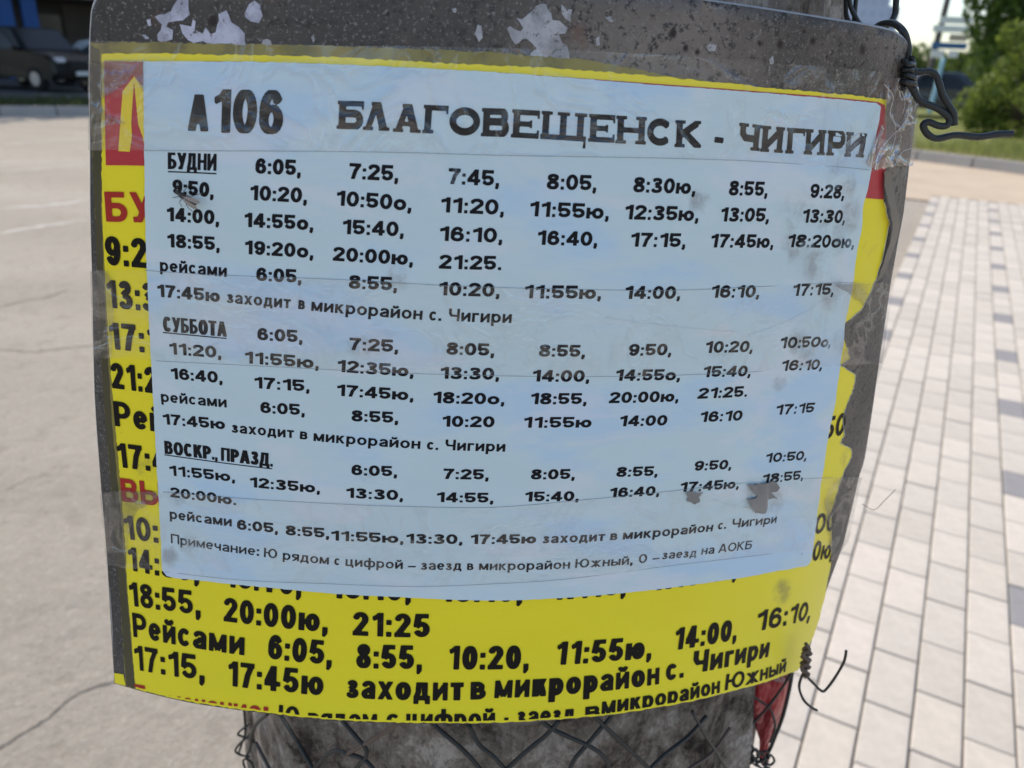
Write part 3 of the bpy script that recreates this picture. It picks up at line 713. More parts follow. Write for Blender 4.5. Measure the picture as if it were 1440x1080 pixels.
# grey pavers: every fourth one in two columns
cgR = math.floor((hl(1409, 447)[1]-lat0)/LW); cgL = math.floor((hl(1261, 426)[1]-lat0)/LW)
gR = hl(1409, 447)[0]; gL = hl(1261, 426)[0]
for c in range(-4, 22):
    lc = lat0+(c+.5)*LW
    off = phA+(LEN/2 if (c % 2 == 0) else 0)       # column -1 starts at phA
    k = math.floor((-1.0-off)/LEN)
    while True:
        h = off+(k+.5)*LEN; k += 1
        if h < -1.0: continue
        if h+LEN/2 > pav_end: break
        p = wl(h, lc); P3 = np.array([p[0], p[1], 0.0]); x, y = proj(P3) if (P3-EYE)@AF > .3 else (-999, -999)
        grey = False
        for cg, g0 in ((cgR, gR), (cgL, gL), (cgR+6, gR), (cgL-6, gL), (cgR+12, gR)):
            if c == cg:
                q = (h-g0)/(4*LEN); 
                if abs(q-round(q)) < .126: grey = True
        inv_ = (-60 < x < 1500 and -30 < y < 1110)
        hidden = (x < 1090 and y > 90)
        bricks.append((P3, grey, inv_ and not hidden, c, h, y))
vis = sorted([b for b in bricks if b[2]], key=lambda b: -b[5])[:300]
vid = set(id(b) for b in vis)
for b in vis:
    P3, grey = b[0], b[1]
    o = bpy.data.objects.new('brick', gm if grey else rnd.choice(brick_meshes)); COL.objects.link(o)
    if grey: o['label'] = 'grey paver'
    o.parent = pavement; o.location = (P3[0], P3[1], -.03+rnd.uniform(-.0015, .0015)); o.rotation_euler = (rnd.uniform(-.006, .006), rnd.uniform(-.006, .006), hang+rnd.uniform(-.006, .006))
bm = bmesh.new(); slots = {}
for b in bricks:
    if id(b) in vid: continue
    n0 = len(bm.faces); r = bmesh.ops.create_cube(bm, size=1); vs = r['verts']
    bmesh.ops.scale(bm, vec=(LW-.006, LEN-.006, .06), verts=vs); bmesh.ops.rotate(bm, cent=(0, 0, 0), matrix=Matrix.Rotation(hang, 3, 'Z'), verts=vs)
    bmesh.ops.translate(bm, vec=(b[0][0], b[0][1], -.03+rnd.uniform(-.0015, .0015)), verts=vs)
    mi = 5 if b[1] else rnd.randrange(5)
    for f in {f for v in vs for f in v.link_faces}: f.material_index = mi
m = bm_mesh('distant_bricks', bm)
for x in M_PAV: m.materials.append(x)
m.materials.append(M_PAVG)
tag(link('paving_bricks', m, None, pavement), kind='stuff')

# sandy strip between pavers and right kerb, verge beyond
M_SAND = simple('sandy_strip', (.42, .34, .26), .95, .1, .2, 1.5, .5, 30)
e0 = wl(pav_end+.01, edge_lat); e1 = wl(pav_end+.01, lat0+60*LW)
strip = sheet('sand_strip', [rd(wl(pav_end-.4, edge_lat-2)), rd(wl(pav_end-.4, lat0+80*LW)), rd(KR1+dR*14), rd(KR0-dR*6), ], -.02, M_SAND)
def m_grass():
    t = NT('grass_floor', .9, .1); n = t.noise(1.2, 6, .6); f = t.noise(14, 5, .7)
    c = t.ramp(n, [(.35, (.09, .11, .03)), (.55, (.16, .17, .055)), (.72, (.30, .25, .12))]); c = t.mix(t.math('MULTIPLY', t.step(f, .5, .7), .4), c, (.17, .20, .05))
    t.color(c); t.bump(f, .8, .05); return t.m
M_GRF = m_grass()
verge = sheet('grass_verge', [rd(KR0-dR*8+nR*.15), rd(KR1+dR*40+nR*.15), rd(KR1+dR*40+nR*60), rd(KR0-dR*30+nR*60)], .05, M_GRF)
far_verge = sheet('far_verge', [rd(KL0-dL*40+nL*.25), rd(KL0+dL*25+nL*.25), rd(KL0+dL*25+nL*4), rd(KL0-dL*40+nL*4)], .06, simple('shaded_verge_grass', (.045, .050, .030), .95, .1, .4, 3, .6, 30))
yard = sheet('yard', [rd(KL0-dL*60+nL*4), rd(KL0+dL*25+nL*4), rd(KL0+dL*25+nL*40), rd(KL0-dL*60+nL*40)], .03, simple('yard_asphalt', (.10, .10, .10), .9, .1, .2, 1, .3, 30))
# kerb stones
M_KERB = simple('kerb_concrete', (.36, .34, .32), .85, .2, .18, 4, .4, 60)
def kerb(name, p0, d, n, count, L=1.0, w=.15, h=.15, label=None):
    k = empty(name, (float(p0[0]), float(p0[1]), 0)); tag(k, kind='structure')
    me = bmesh.new(); box_bm(me, (0, 0, 0), (L-.02, w, h+.2), bevel=.012); me = bm_mesh('kerb_stone', me)
    me.materials.append(M_KERB); an = math.atan2(d[1], d[0])
    for i in range(count):
        o = bpy.data.objects.new('kerb_stone', me); COL.objects.link(o); o.parent = k
        q = d*(i+.5)*L+n*w/2; o.location = (q[0], q[1], h-(h+.2)/2+random.uniform(-.006, .006)); o.rotation_euler = (0, random.uniform(-.006, .006), an+random.uniform(-.006, .006))
    return k
kerb('kerb', KR0-dR*5, dR, nR, 18)
kerb('kerb', KL0-dL*6, dL, nL, 31)
# grass blades
def grass(name, quad, count, hmin, hmax, z, cols):
    rn = random.Random(5); V = []; F = []; q = [np.array(p) for p in quad]
    for i in range(count):
        a, b = rn.random(), rn.random()
        p = (q[0]*(1-a)+q[1]*a)*(1-b)+(q[3]*(1-a)+q[2]*a)*b
        h = rn.uniform(hmin, hmax); an = rn.uniform(0, 6.28); w = h*.06+.006; lx, ly = rn.uniform(-.4, .4)*h, rn.uniform(-.4, .4)*h
        k = len(V); V += [(p[0]-w*math.cos(an), p[1]-w*math.sin(an), z), (p[0]+w*math.cos(an), p[1]+w*math.sin(an), z), (p[0]+lx, p[1]+ly, z+h)]; F.append((k, k+1, k+2))
    return tag(link(name, mesh(name, V, F), cols), kind='stuff')
def leafmat(name, c, c2):
    t = NT(name, .6, .25); n = t.noise(.9, 3, .6); o = t.n('ShaderNodeTexWhiteNoise'); g = t.n('ShaderNodeNewGeometry'); t.l(t.co.outputs['Object'], o.inputs[0])
    t.color(t.mix(t.step(t.noise(3.5, 5, .7), .35, .65), c, c2)); t.b.inputs['Transmission Weight'].default_value = 0
    tl = t.n('ShaderNodeBsdfTranslucent'); tl.inputs[0].default_value = (c2[0]*1.3, c2[1]*1.4, c2[2], 1)
    mx = t.n('ShaderNodeMixShader'); mx.inputs[0].default_value = .35; t.l(t.b.outputs[0], mx.inputs[1]); t.l(tl.outputs[0], mx.inputs[2]); t.l(mx.outputs[0], t.out.inputs['Surface'])
    return t.m
M_BLADE = leafmat('grass_blades', (.13, .15, .045), (.27, .27, .10))
grass('grass', [rd(KR0-dR*1+nR*.3), rd(KR1+dR*3+nR*.3), rd(KR1+dR*8+nR*9), rd(KR0-dR*1+nR*9)], 14000, .06, .26, .05, M_BLADE)
grass('weeds', [rd(KL0-dL*5+nL*.3), rd(KL0+dL*4+nL*.3), rd(KL0+dL*4+nL*3.5), rd(KL0-dL*5+nL*3.5)], 5000, .05, .22, .06, leafmat('shaded_dry_weeds', (.035, .045, .018), (.09, .10, .045)))  # far verge floor and weeds: shade mixed into their dark colours
grass('dry_grass', [rd(KR0-dR*1+nR*.16), rd(KR1+dR*3+nR*.16), rd(KR1+dR*3+nR*1.0), rd(KR0-dR*1+nR*1.0)], 5000, .04, .14, .05, leafmat('dry_blades', (.34, .27, .13), (.48, .40, .22)))
# grit and crumbs on the near road
V = []; F = []; rn = random.Random(11)
for i in range(1100):
    px, py = rn.uniform(-40, 420), 1110-760*rn.random()**1.6
    p = ground(px, py, -.034); zr = -.034+noise.fractal(Vector((p[0]*1.3, p[1]*1.3, 0)), 1.0, 2.0, 5)*.008; r = rn.uniform(.0015, .004)*(1.5 if rn.random() < .06 else 1)
    k = len(V); a = rn.uniform(0, 6)
    for q in range(5): V.append((p[0]+r*math.cos(a+q*1.257)*rn.uniform(.7, 1.2), p[1]+r*math.sin(a+q*1.257)*rn.uniform(.7, 1.2), zr-.001))
    V.append((p[0], p[1], zr+r*.5)); F += [(k+q, k+(q+1) % 5, k+5) for q in range(5)]
tag(link('gravel', mesh('gravel', V, F), simple('grit', (.42, .37, .32), .9, .1, .35, 60)), kind='stuff')

M_CRACK = simple('crack_shadow_dirt', (.15, .13, .11), .95, .1, .3, 20)
M_STREAK = simple('pale_worn_streak', (.44, .405, .365), .9, .1, .12, 3)
def road_z(x, y): return -.034+noise.fractal(Vector((x*1.3, y*1.3, 0)), 1.0, 2.0, 5)*.008
def ribbon(name, pts, w, mat, z=-.022, seed=1, jag=.5):
    rn = random.Random(seed); g_ = [ground(x, y, z) for x, y in pts]; Q = []
    for i in range(len(g_)-1):
        for k in range(10): Q.append(g_[i]+(g_[i+1]-g_[i])*k/10)
    Q.append(g_[-1]); V = []; F = []
    for i, q in enumerate(Q):
        d = Q[min(i+1, len(Q)-1)]-Q[max(i-1, 0)]; n = np.array([-d[1], d[0], 0]); n /= np.linalg.norm(n); e = min(1, i/4+.1, (len(Q)-1-i)/4+.1)
        c = q+n*rn.uniform(-w, w)*jag; V += [c-n*w*e*rn.uniform(.3, 1), c+n*w*e*rn.uniform(.3, 1)]
    V = [(v[0], v[1], road_z(v[0], v[1])+.0025) for v in V]
    for i in range(len(Q)-1): F.append((2*i, 2*i+1, 2*i+3, 2*i+2))
    return link(name, mesh(name, V, F), mat, road)
ribbon('crack', [(-30, 1062), (0, 1043), (30, 1024), (68, 1001), (90, 980), (108, 968), (135, 958), (170, 949)], .003, M_CRACK, seed=3)
ribbon('crack', [(-10, 432), (30, 420), (60, 416), (100, 404)], .006, M_CRACK, seed=4)
ribbon('crack', [(-10, 488), (50, 492), (90, 486), (140, 482)], .005, M_CRACK, seed=5)
ribbon('crack', [(-10, 690), (40, 668), (80, 660)], .002, M_CRACK, seed=7)
for i, q in enumerate(([(-10, 203), (60, 198), (135, 192)], [(-10, 241), (60, 236), (135, 230)], [(-10, 291), (60, 288), (135, 280)], [(-10, 328), (60, 316), (135, 306)])): ribbon('worn_streak', q, .05, M_STREAK, seed=11+i, jag=.15)
# ================================================================== BACKGROUND
def car(name, loc, rz, L, W_, H, mat, label, seed=0, kind='suv', group=None):
    root = empty(name, loc, rz); tag(root, label, 'car', group)
    glass = M_GLASS; hw = W_/2
    if kind == 'suv': prof = [(-.5, .28), (-.5, .58), (-.48, .66), (-.44, .96), (-.38, 1.0), (.06, 1.0), (.13, .97), (.24, .64), (.44, .58), (.49, .50), (.5, .30), (.47, .20), (-.47, .20)]
    else: prof = [(-.5, .32), (-.49, .60), (-.36, .66), (-.24, .95), (-.16, 1.0), (.08, 1.0), (.15, .95), (.27, .64), (.45, .55), (.5, .42), (.49, .24), (-.49, .24)]
    bm = bmesh.new()
    def z_in(z): return 1.0 if z < .62 else 1-(z-.62)*.42
    ring = []
    for s in (-1, -.93, .93, 1):
        k = 1 if abs(s) < 1 else .965
        ring.append([bm.verts.new((x*L*k, hw*s*z_in(z), z*H*(1 if abs(s) < 1 else (.985)))) for x, z in prof])
    n = len(prof)
    for a in range(3):
        for i in range(n): bm.faces.new((ring[a][i], ring[a][(i+1) % n], ring[a+1][(i+1) % n], ring[a+1][i]))
    bm.faces.new(ring[0][::-1]); bm.faces.new(ring[3]); bmesh.ops.recalc_face_normals(bm, faces=bm.faces[:])
    link('body', bm_mesh('body', bm), mat, root)
    def quad(nm, pts, m, parent=root):
        c = np.mean(pts, axis=0); nn = np.cross(np.array(pts[1])-pts[0], np.array(pts[2])-pts[0]); nn /= np.linalg.norm(nn)
        V = [tuple(np.array(p)+nn*.012) for p in pts]+[tuple(np.array(p)-nn*.012) for p in pts]; k = len(pts)
        F = [tuple(range(k)), tuple(range(2*k-1, k-1, -1))]+[(i, (i+1) % k, k+(i+1) % k, k+i) for i in range(k)]
        return link(nm, mesh(nm, V, F), m, parent)
    zt, zb = .93*H, .66*H
    for s in (-1, 1):
        yb, yt = hw*s*z_in(.66)*1.005, hw*s*z_in(.93)*1.005
        x0, x1, x2, x3 = (-.42, -.14, .03, .14) if kind == 'suv' else (-.27, -.06, .04, .16)
        quad('side_window', [(x0*L, yb, zb), (x1*L-.03, yb, zb), (x1*L-.03, yt, zt), ((x0+.05)*L, yt, zt)], glass)
        quad('side_window', [(x1*L+.03, yb, zb), ((x3+.04)*L, yb, zb), (x2*L+.03, yt, zt), (x1*L+.03, yt, zt)], glass)
        b = bmesh.new(); box_bm(b, (.20*L, s*(hw+.09), .66*H), (.10, .18, .13), bevel=.02); link('wing_mirror', bm_mesh('wing_mirror', b), mat, root)
        b = bmesh.new(); box_bm(b, (.478*L, s*hw*.70, .50*H), (.12, .34, .15), bevel=.03); link('headlight', bm_mesh('headlight', b), M_LAMP, root)
        b = bmesh.new(); box_bm(b, (-.487*L, s*hw*.80, .56*H), (.10, .16, .26), bevel=.02); link('tail_light', bm_mesh('tail_light', b), M_TAIL, root)
    f1, f2 = ((.13, .97), (.24, .64)) if kind == 'suv' else ((.15, .95), (.27, .64))
    quad('windscreen', [(f2[0]*L+.01, -hw*.84, f2[1]*H+.02), (f2[0]*L+.01, hw*.84, f2[1]*H+.02), (f1[0]*L+.01, hw*.72, f1[1]*H), (f1[0]*L+.01, -hw*.72, f1[1]*H)], glass)
    b = bmesh.new(); box_bm(b, (.497*L, 0, .42*H), (.06, W_*.48, .16), bevel=.02); link('grille', bm_mesh('grille', b), M_DARK, root)
    b = bmesh.new(); box_bm(b, (.507*L, 0, .30*H), (.05, .52, .11)); link('number_plate', bm_mesh('number_plate', b), M_WPAINT, root)
    b = bmesh.new(); box_bm(b, (.485*L, 0, .28*H), (.16, W_*.96, .22), bevel=.05); link('bumper', bm_mesh('bumper', b), mat, root)
    for sx in (-.31, .31):
        for s in (-1, 1):
            bmw = bmesh.new(); bmesh.ops.create_cone(bmw, cap_ends=True, segments=28, radius1=.34, radius2=.34, depth=.22)
            es = [e for e in bmw.edges if len(e.link_faces) == 2 and any(len(f.verts) > 4 for f in e.link_faces)]
            bmesh.ops.bevel(bmw, geom=es, offset=.04, segments=2, affect='EDGES')
            bmesh.ops.rotate(bmw, cent=(0, 0, 0), matrix=Matrix.Rotation(math.pi/2, 3, 'X'), verts=bmw.verts[:])
            w = link('wheel', bm_mesh('wheel', bmw), M_TYRE, root); w.location = (sx*L, s*(hw-.10), .34)
            bmr = bmesh.new(); bmesh.ops.create_cone(bmr, cap_ends=True, segments=20, radius1=.21, radius2=.19, depth=.24)
            bmesh.ops.rotate(bmr, cent=(0, 0, 0), matrix=Matrix.Rotation(math.pi/2, 3, 'X'), verts=bmr.verts[:]); link('rim', bm_mesh('rim', bmr), M_RIM, w)
    return root
M_GLASS = simple('car_glass', (.012, .015, .018), .15, .3, .1)
M_LAMP = simple('lamp_glass', (.75, .75, .8), .15, .6, .1)
M_TAIL = simple('tail_red', (.35, .01, .01), .2, .5, .1)
M_DARK = simple('dark_trim', (.02, .02, .02), .5, .3, .2)
M_WPAINT = simple('white_paint', (.75, .75, .74), .5, .4, .08)
M_TYRE = simple('tyre_rubber', (.025, .025, .025), .85, .2, .2)
M_RIM = simple('alloy', (.45, .45, .47), .3, .5, .1, metal=.8)
M_BLACKCAR = simple('black_car_paint', (.006, .007, .009), .25, .3, .2)
M_SILVER = simple('silver_car_paint', (.40, .43, .47), .25, .55, .1)
M_NAVYCAR = simple('dark_blue_car_paint', (.018, .022, .035), .22, .55, .2)
def gp(px, depth_y):        # ground place under picture column px at distance
    d = ray(px, 100); return (float(d[0]/d[1]*depth_y), float(depth_y))
x, y = gp(42, 25.0); car('parked_car', (x, y, .04), rad(-22), 4.5, 1.85, 1.72, M_BLACKCAR, 'black off-road car parked in front of the blue-columned building', kind='suv')
x, y = gp(150, 29.0); car('parked_car', (x, y, .04), rad(-160), 4.3, 1.75, 1.48, M_SILVER, 'silver car nose just showing past the left edge of the metal plate', kind='sedan')
x, y = gp(1318, 29.5); car('parked_car', (x, y, -.02), rad(8), 4.4, 1.75, 1.55, M_NAVYCAR, 'dark saloon car parked in tall grass behind the right kerb', kind='sedan')

# building on the left with blue columns
def box_part(name, c, s, mat, parent, bevel=0, rz=0):
    b = bmesh.new(); box_bm(b, c, s, bevel=bevel); return link(name, bm_mesh(name, b), mat, parent)
M_WALLD = simple('dark_render_wall', (.085, .080, .070), .9, .2, .2, 2, .3, 20)
M_WALLG = simple('brown_panel', (.125, .105, .090), .85, .2, .15, 2)
M_BLUE = simple('blue_column_paint', (.020, .10, .34), .5, .4, .15, 1)
M_DOOR = simple('shadowed_door_glass', (.012, .012, .014), .2, .5, .2)
M_CREAM = simple('pale_plaster', (.42, .40, .36), .85, .2, .1, 2)
bx, by = gp(62, 34); bld = empty('shop_building', (bx, by, 0), math.atan2(dL[1], dL[0]))
tag(bld, 'dark building with bright blue columns beyond the parked black car', 'building')
box_part('wall', (-2, 3.2, 7.5), (40, 6, 15), M_WALLD, bld)  # wall height made up so its shadow reaches the yard
box_part('roof', (-2, 3.2, 15.15), (41, 7, .3), M_CREAM, bld)
box_part('canopy', (-2, -.9, 3.2), (34, 2.4, .35), M_CREAM, bld)
pxm = 34/FPX/math.cos(PITCH)*1.0
for px in (27, 33+17): box_part('column', ((px-62)*pxm*1.02, -1.7, 1.6), (.52, .5, 3.2), M_BLUE, bld, .03)
for px in (-60, 130, 220, 320, 430): box_part('column', ((px-62)*pxm*1.02, -1.7, 1.6), (.5, .5, 3.2), M_BLUE, bld, .03)
for px, w in ((76, .9), (-20, 1.4), (180, 1.4), (270, 1.6)):
    d = box_part('door', ((px-62)*pxm*1.05, .15, 1.25), (w, .12, 2.4), M_DOOR, bld)
    box_part('handle', ((px-62)*pxm*1.05+w*.35, .05, 1.15), (.04, .08, .4), M_RIM, d)
for px, w in ((108, 1.2), (8, 1.1), (380, 2.0)): box_part('wall_panel', ((px-62)*pxm*1.05, .1, 1.5), (w, .12, 2.7), M_WALLG, bld)
for i in range(9):
    wf = box_part('window', (-16+i*3.6, .12, 4.8), (1.5, .12, 1.4), M_CREAM, bld); box_part('pane', (-16+i*3.6, .04, 4.8), (1.3, .06, 1.2), M_DOOR, wf)

# distant tower block on the right
tx, ty = gp(1206, 260); tw = empty('tower_block', (tx, ty, 0), rad(12)); tag(tw, 'hazy blue-grey tower block far off, seen above the plate beside the pole', 'building')
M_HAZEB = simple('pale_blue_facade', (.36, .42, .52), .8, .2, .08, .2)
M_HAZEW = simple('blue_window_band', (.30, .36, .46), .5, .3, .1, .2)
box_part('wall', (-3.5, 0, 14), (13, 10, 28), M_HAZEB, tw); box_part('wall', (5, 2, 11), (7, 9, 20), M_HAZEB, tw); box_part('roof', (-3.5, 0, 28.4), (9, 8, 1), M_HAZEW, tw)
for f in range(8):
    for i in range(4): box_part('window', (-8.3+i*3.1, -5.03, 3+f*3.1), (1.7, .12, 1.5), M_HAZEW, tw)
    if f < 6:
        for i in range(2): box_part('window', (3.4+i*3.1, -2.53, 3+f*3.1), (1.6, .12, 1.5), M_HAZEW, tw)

# trees and shrubs
M_BARK = simple('bark', (.10, .075, .055), .9, .15, .3, 6, .6, 30)
def tree(name, loc, h, cr, n, mat, label, cat, seed, trunk=True, leaf=.11, z0=None, group=None, clumps=26, flat=.8):
    rn = random.Random(seed); root = empty(name, (loc[0], loc[1], 0)); tag(root, label, cat, group)
    V = []; F = []
    def limb(p, q, r0, r1):
        k = len(V); d = (Vector(q)-Vector(p)).normalized(); a = d.orthogonal().normalized(); b = d.cross(a)
        for c, r in ((p, r0), (q, r1)):
            for i in range(7): an = i*2*math.pi/7; V.append(tuple(Vector(c)+a*math.cos(an)*r+b*math.sin(an)*r))
        for i in range(7): F.append((k+i, k+(i+1) % 7, k+7+(i+1) % 7, k+7+i))
    cz = z0 if z0 is not None else h-cr*flat
    tr = cr*.07+.03
    base_h = max(.1, cz-cr*flat*.6)
    limb((0, 0, 0), (rn.uniform(-.1, .1), 0, base_h), tr*1.4, tr)
    cl = []
    for i in range(clumps):
        while True:
            v = Vector((rn.uniform(-1, 1), rn.uniform(-1, 1), rn.uniform(-1, 1)))
            if .25 < v.length < 1: break
        c = Vector((v.x*cr, v.y*cr, cz+v.z*(h-cz))); cl.append((c, cr*rn.uniform(.20, .38)))
        limb((0, 0, base_h*rn.uniform(.7, 1)), tuple(c*.9+Vector((0, 0, cz))*.1), tr*.4, .012)
    link('trunk', mesh('trunk', V, F), M_BARK, root)
    N = n; rs = np.random.RandomState(seed); ci = rs.randint(0, len(cl), N)
    C = np.array([tuple(c) for c, r in cl])[ci]; R_ = np.array([r for c, r in cl])[ci]
    d = rs.normal(size=(N, 3)); d /= np.linalg.norm(d, axis=1, keepdims=True); P = C+d*(R_*rs.uniform(.55, 1.0, N)**.6)[:, None]
    P[:, 2] = np.maximum(P[:, 2], .06)
    a = rs.normal(size=(N, 3)); a /= np.linalg.norm(a, axis=1, keepdims=True); b = np.cross(a, rs.normal(size=(N, 3))); b /= np.linalg.norm(b, axis=1, keepdims=True)
    s = leaf*rs.uniform(.6, 1.3, N)[:, None]
    VV = np.concatenate([P-a*s, P+b*s*.45, P+a*s, P-b*s*.45], 1).reshape(-1, 3)
    FF = np.arange(4*N).reshape(-1, 4)
    m = bpy.data.meshes.new('crown'); m.vertices.add(4*N); m.vertices.foreach_set('co', VV.ravel()); m.loops.add(4*N); m.loops.foreach_set('vertex_index', FF.ravel().astype(np.int32))
    m.polygons.add(N); m.polygons.foreach_set('loop_start', np.arange(0, 4*N, 4, dtype=np.int32)); m.update(calc_edges=True)
    link('crown', m, mat, root)
    return root
LG1 = leafmat('dark_leaves', (.030, .055, .014), (.06, .10, .022))
LG2 = leafmat('bright_leaves', (.08, .12, .022), (.17, .21, .05))
LG3 = leafmat('mid_leaves', (.05, .085, .02), (.10, .14, .035))
x, y = gp(1466, 24); tree('tree', (x, y), 10.5, 3.2, 26000, LG1, 'tall dark leafy tree rising over the dark saloon car', 'tree', 4, clumps=70, leaf=.13, z0=6.2)
x, y = gp(1474, 20.0); tree('shrub', (x, y), 3.0, 1.5, 12000, LG2, 'bright yellow-green shrub at the right edge of the frame', 'shrub', 6, clumps=36, leaf=.07, z0=1.2)
x, y = gp(1418, 24); tree('shrub', (x, y), 1.1, .8, 6000, LG2, 'low bright shrub in the grass just right of the dark saloon', 'shrub', 8, clumps=30, leaf=.07, z0=.6)
x, y = gp(1440, 39); tree('tree', (x, y), 6.5, 2.6, 12000, LG1, 'dark bushy tree standing behind the bonnet of the dark saloon', 'tree', 31, clumps=40, leaf=.14, z0=3.0)
x, y = gp(1500, 24); tree('shrub', (x, y), 3.6, 1.3, 9000, LG3, 'mid-green bush under the tall dark tree at the frame edge', 'shrub', 15, clumps=30, leaf=.09, z0=1.7)
for i, (px, Y, h, cr, lb) in enumerate(((1270, 62, 3.2, 2.6, 'small green tree far behind, showing over the hooked wire'), (1296, 70, 2.6, 3.0, 'low hazy green bush line left of the leaning blue pole'), (1345, 66, 3.0, 3.2, 'distant green tree behind the dark saloon roof'), (1400, 58, 4.2, 3.4, 'distant green tree hidden partly by the tall dark tree'), (1460, 50, 5.0, 3.5, 'far tree at the very right edge of the frame'))):
    x, y = gp(px, Y); tree('tree', (x, y), h, cr, 3500, LG3, lb, 'tree', 20+i, leaf=.22, z0=h*.5, clumps=26)

x, y = -17.2, 24.2; tree('tree', (x, y), 11.5, 4.2, 16000, LG1, 'unseen broad tree added just left of the picture to shade the far verge', 'tree', 51, clumps=50, leaf=.16, z0=8)  # out-of-view tree added for the shadow it casts
x, y = -9.4, 24.8; tree('tree', (x, y), 11.0, 4.0, 16000, LG1, 'unseen broad tree added behind the plate to shade the silver car', 'tree', 52, clumps=50, leaf=.16, z0=7.6)  # second added tree, out of sight, there for its shadow
# sign post with boards, leaning pale-blue pole
D = 37.0
def zat(py, px=1335, Y=D): return float(at_y(px, py, Y)[2])
def xat(px, py=50, Y=D): return float(at_y(px, py, Y)[0])
M_POST = simple('grey_post_paint', (.12, .11, .10), .8, .2, .2)
M_BOARDW = simple('off_white_board', (.78, .77, .74), .6, .3, .08, 2)
M_BOARDT = simple('tan_board', (.48, .40, .31), .6, .3, .1, 2)
M_BOARDB = simple('blue_board', (.05, .14, .30), .5, .3, .1, 2)
M_PBLUE = simple('pale_blue_pipe', (.27, .46, .56), .4, .4, .1, 2)
sp_x = xat(1319); sg = empty('sign_post', (sp_x, D, 0)); tag(sg, 'sign post carrying stacked white, tan and blue boards above the dark saloon car', 'sign')
post = tube('post', [(0, 0, -.05), (0, 0, 1.5), (.03, 0, 3.2), (.10, 0, zat(-60))], .13, M_POST, sg)
for (xa, xb, ya, yb, m_) in ((1321, 1367, 23, 33, M_BOARDW), (1311, 1367, 35, 45, M_BOARDW), (1334, 1359, 48, 58, M_BOARDT), (1309, 1359, 59, 68, M_BOARDB), (1308, 1327, 70, 81, M_BOARDW), (1332, 1346, 71, 81, M_BOARDW)):
    X0, X1 = xat(xa, ya), xat(xb, ya); Z0, Z1 = zat(yb, xa), zat(ya, xa)
    b = bmesh.new(); box_bm(b, ((X0+X1)/2-sp_x, -.13, (Z0+Z1)/2), (X1-X0, .06, Z1-Z0), bevel=.015); link('board', bm_mesh('board', b), m_, sg)
p1 = at_y(1327, 82, 20); p2 = at_y(1309, 150, 20); d_ = (p2-p1)
lp = tube('leaning_pipe', [p1, (p1+p2)/2, p2+d_*.15], .05, M_PBLUE); tag(lp, 'pale blue pipe leaning in front of the dark saloon car', 'pipe')

# ================================================================== THE POLE
def ray_at(px, py, Y): return at_y(px, py, Y)
pt, pb = ray_at(743, 14, .505), ray_at(702, 1060, .47)
def pole_c(z):
    t = (z-pb[2])/(pt[2]-pb[2]); return np.array([pb[0]+(pt[0]-pb[0])*t, .47+.035*t]), .195-.020*t
NS, NZ = 150, 260
V = []; F = []
for j in range(NZ+1):
    z = -.05+2.75*j/NZ; c, r = pole_c(z)
    for i in range(NS):
        a = 2*math.pi*i/NS
        q = Vector((math.cos(a)*2.2, math.sin(a)*2.2, z*1.2))
        h = noise.fractal(q*2.2, 1.0, 2.0, 5)*.011+noise.fractal(Vector((math.cos(a)*9, math.sin(a)*9, z*2.0)), 1, 2, 4)*.0028
        rr = r+h-.003
        V.append((c[0]+rr*math.cos(a), c[1]+rr*math.sin(a), z))
for j in range(NZ):
    for i in range(NS): F.append((j*NS+i, j*NS+(i+1) % NS, (j+1)*NS+(i+1) % NS, (j+1)*NS+i))
F.append(tuple(range(NZ*NS, NZ*NS+NS)))
pole = link('utility_pole', mesh('utility_pole', V, F, True), M_POLE)
tag(pole, 'thick weathered grey-brown pole behind the bent timetable plate', 'pole')
def on_pole(px, py, off=.006):
    d = ray(px, py); best = None
    for t in np.linspace(.3, 1.1, 1600):
        p = EYE+d*t; c, r = pole_c(p[2]); e = math.hypot(p[0]-c[0], p[1]-c[1])-(r+off)
        if e < 0: return p
        if best is None or e < best[0]: best = (e, p)
    return best[1]

# ================================================================== THE PLATE AND EVERYTHING STUCK TO IT
PLATE = [(150, -20), (138, -6), (130, 14), (127.5, 40), (126, 100), (127, 200), (127.5, 300), (130, 400), (133.5, 560), (142, 680), (151, 790), (160, 945), (160.5, 960.6),
         (191.7, 970), (266.7, 988), (377.8, 1003.6), (460, 1013), (548, 1016.5), (637.8, 1018), (737.8, 1016), (800, 1011), (860, 1006), (952.8, 990.8), (1010, 978), (1059.7, 965), (1121, 942), (1132, 932),
         (1139, 911), (1150, 870), (1163, 828), (1175, 795), (1186, 765), (1208, 671), (1216, 645), (1237, 504), (1253, 396), (1262, 345), (1270.6, 300), (1278.8, 232), (1286, 180), (1288, 142), (1286, 100), (1281, 72), (1272, 55), (1255, 44), (1220, 36),
         (1170, 28), (1120, 20), (1069, 12), (986, 0), (900, -12), (700, -28), (450, -35), (250, -34)]
def patch_thick(name, poly, off, mat, thick, parent=None):
    o = patch(name, poly, off, mat, parent, cell=.006, wr=False)
    m = o.data; bm = bmesh.new(); bm.from_mesh(m)
    r = bmesh.ops.extrude_face_region(bm, geom=bm.faces[:]); nv = [g for g in r['geom'] if isinstance(g, bmesh.types.BMVert)]
    Q = np.array([tuple(v.co) for v in nv]); x, y = proj(Q); u, v_ = uv(x, y); N = snormal(u, v_)
    # move the ORIGINAL side backwards: the extruded copy keeps the front
    for v, n in zip(nv, N): v.co = v.co-Vector(n)*thick
    bmesh.ops.recalc_face_normals(bm, faces=bm.faces[:]); bm.to_mesh(m); bm.free(); m.update()
    return o
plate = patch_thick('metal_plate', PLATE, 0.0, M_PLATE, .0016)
tag(plate, 'bent rusty sheet-metal plate wrapped round the pole, carrying the timetables', 'metal plate')
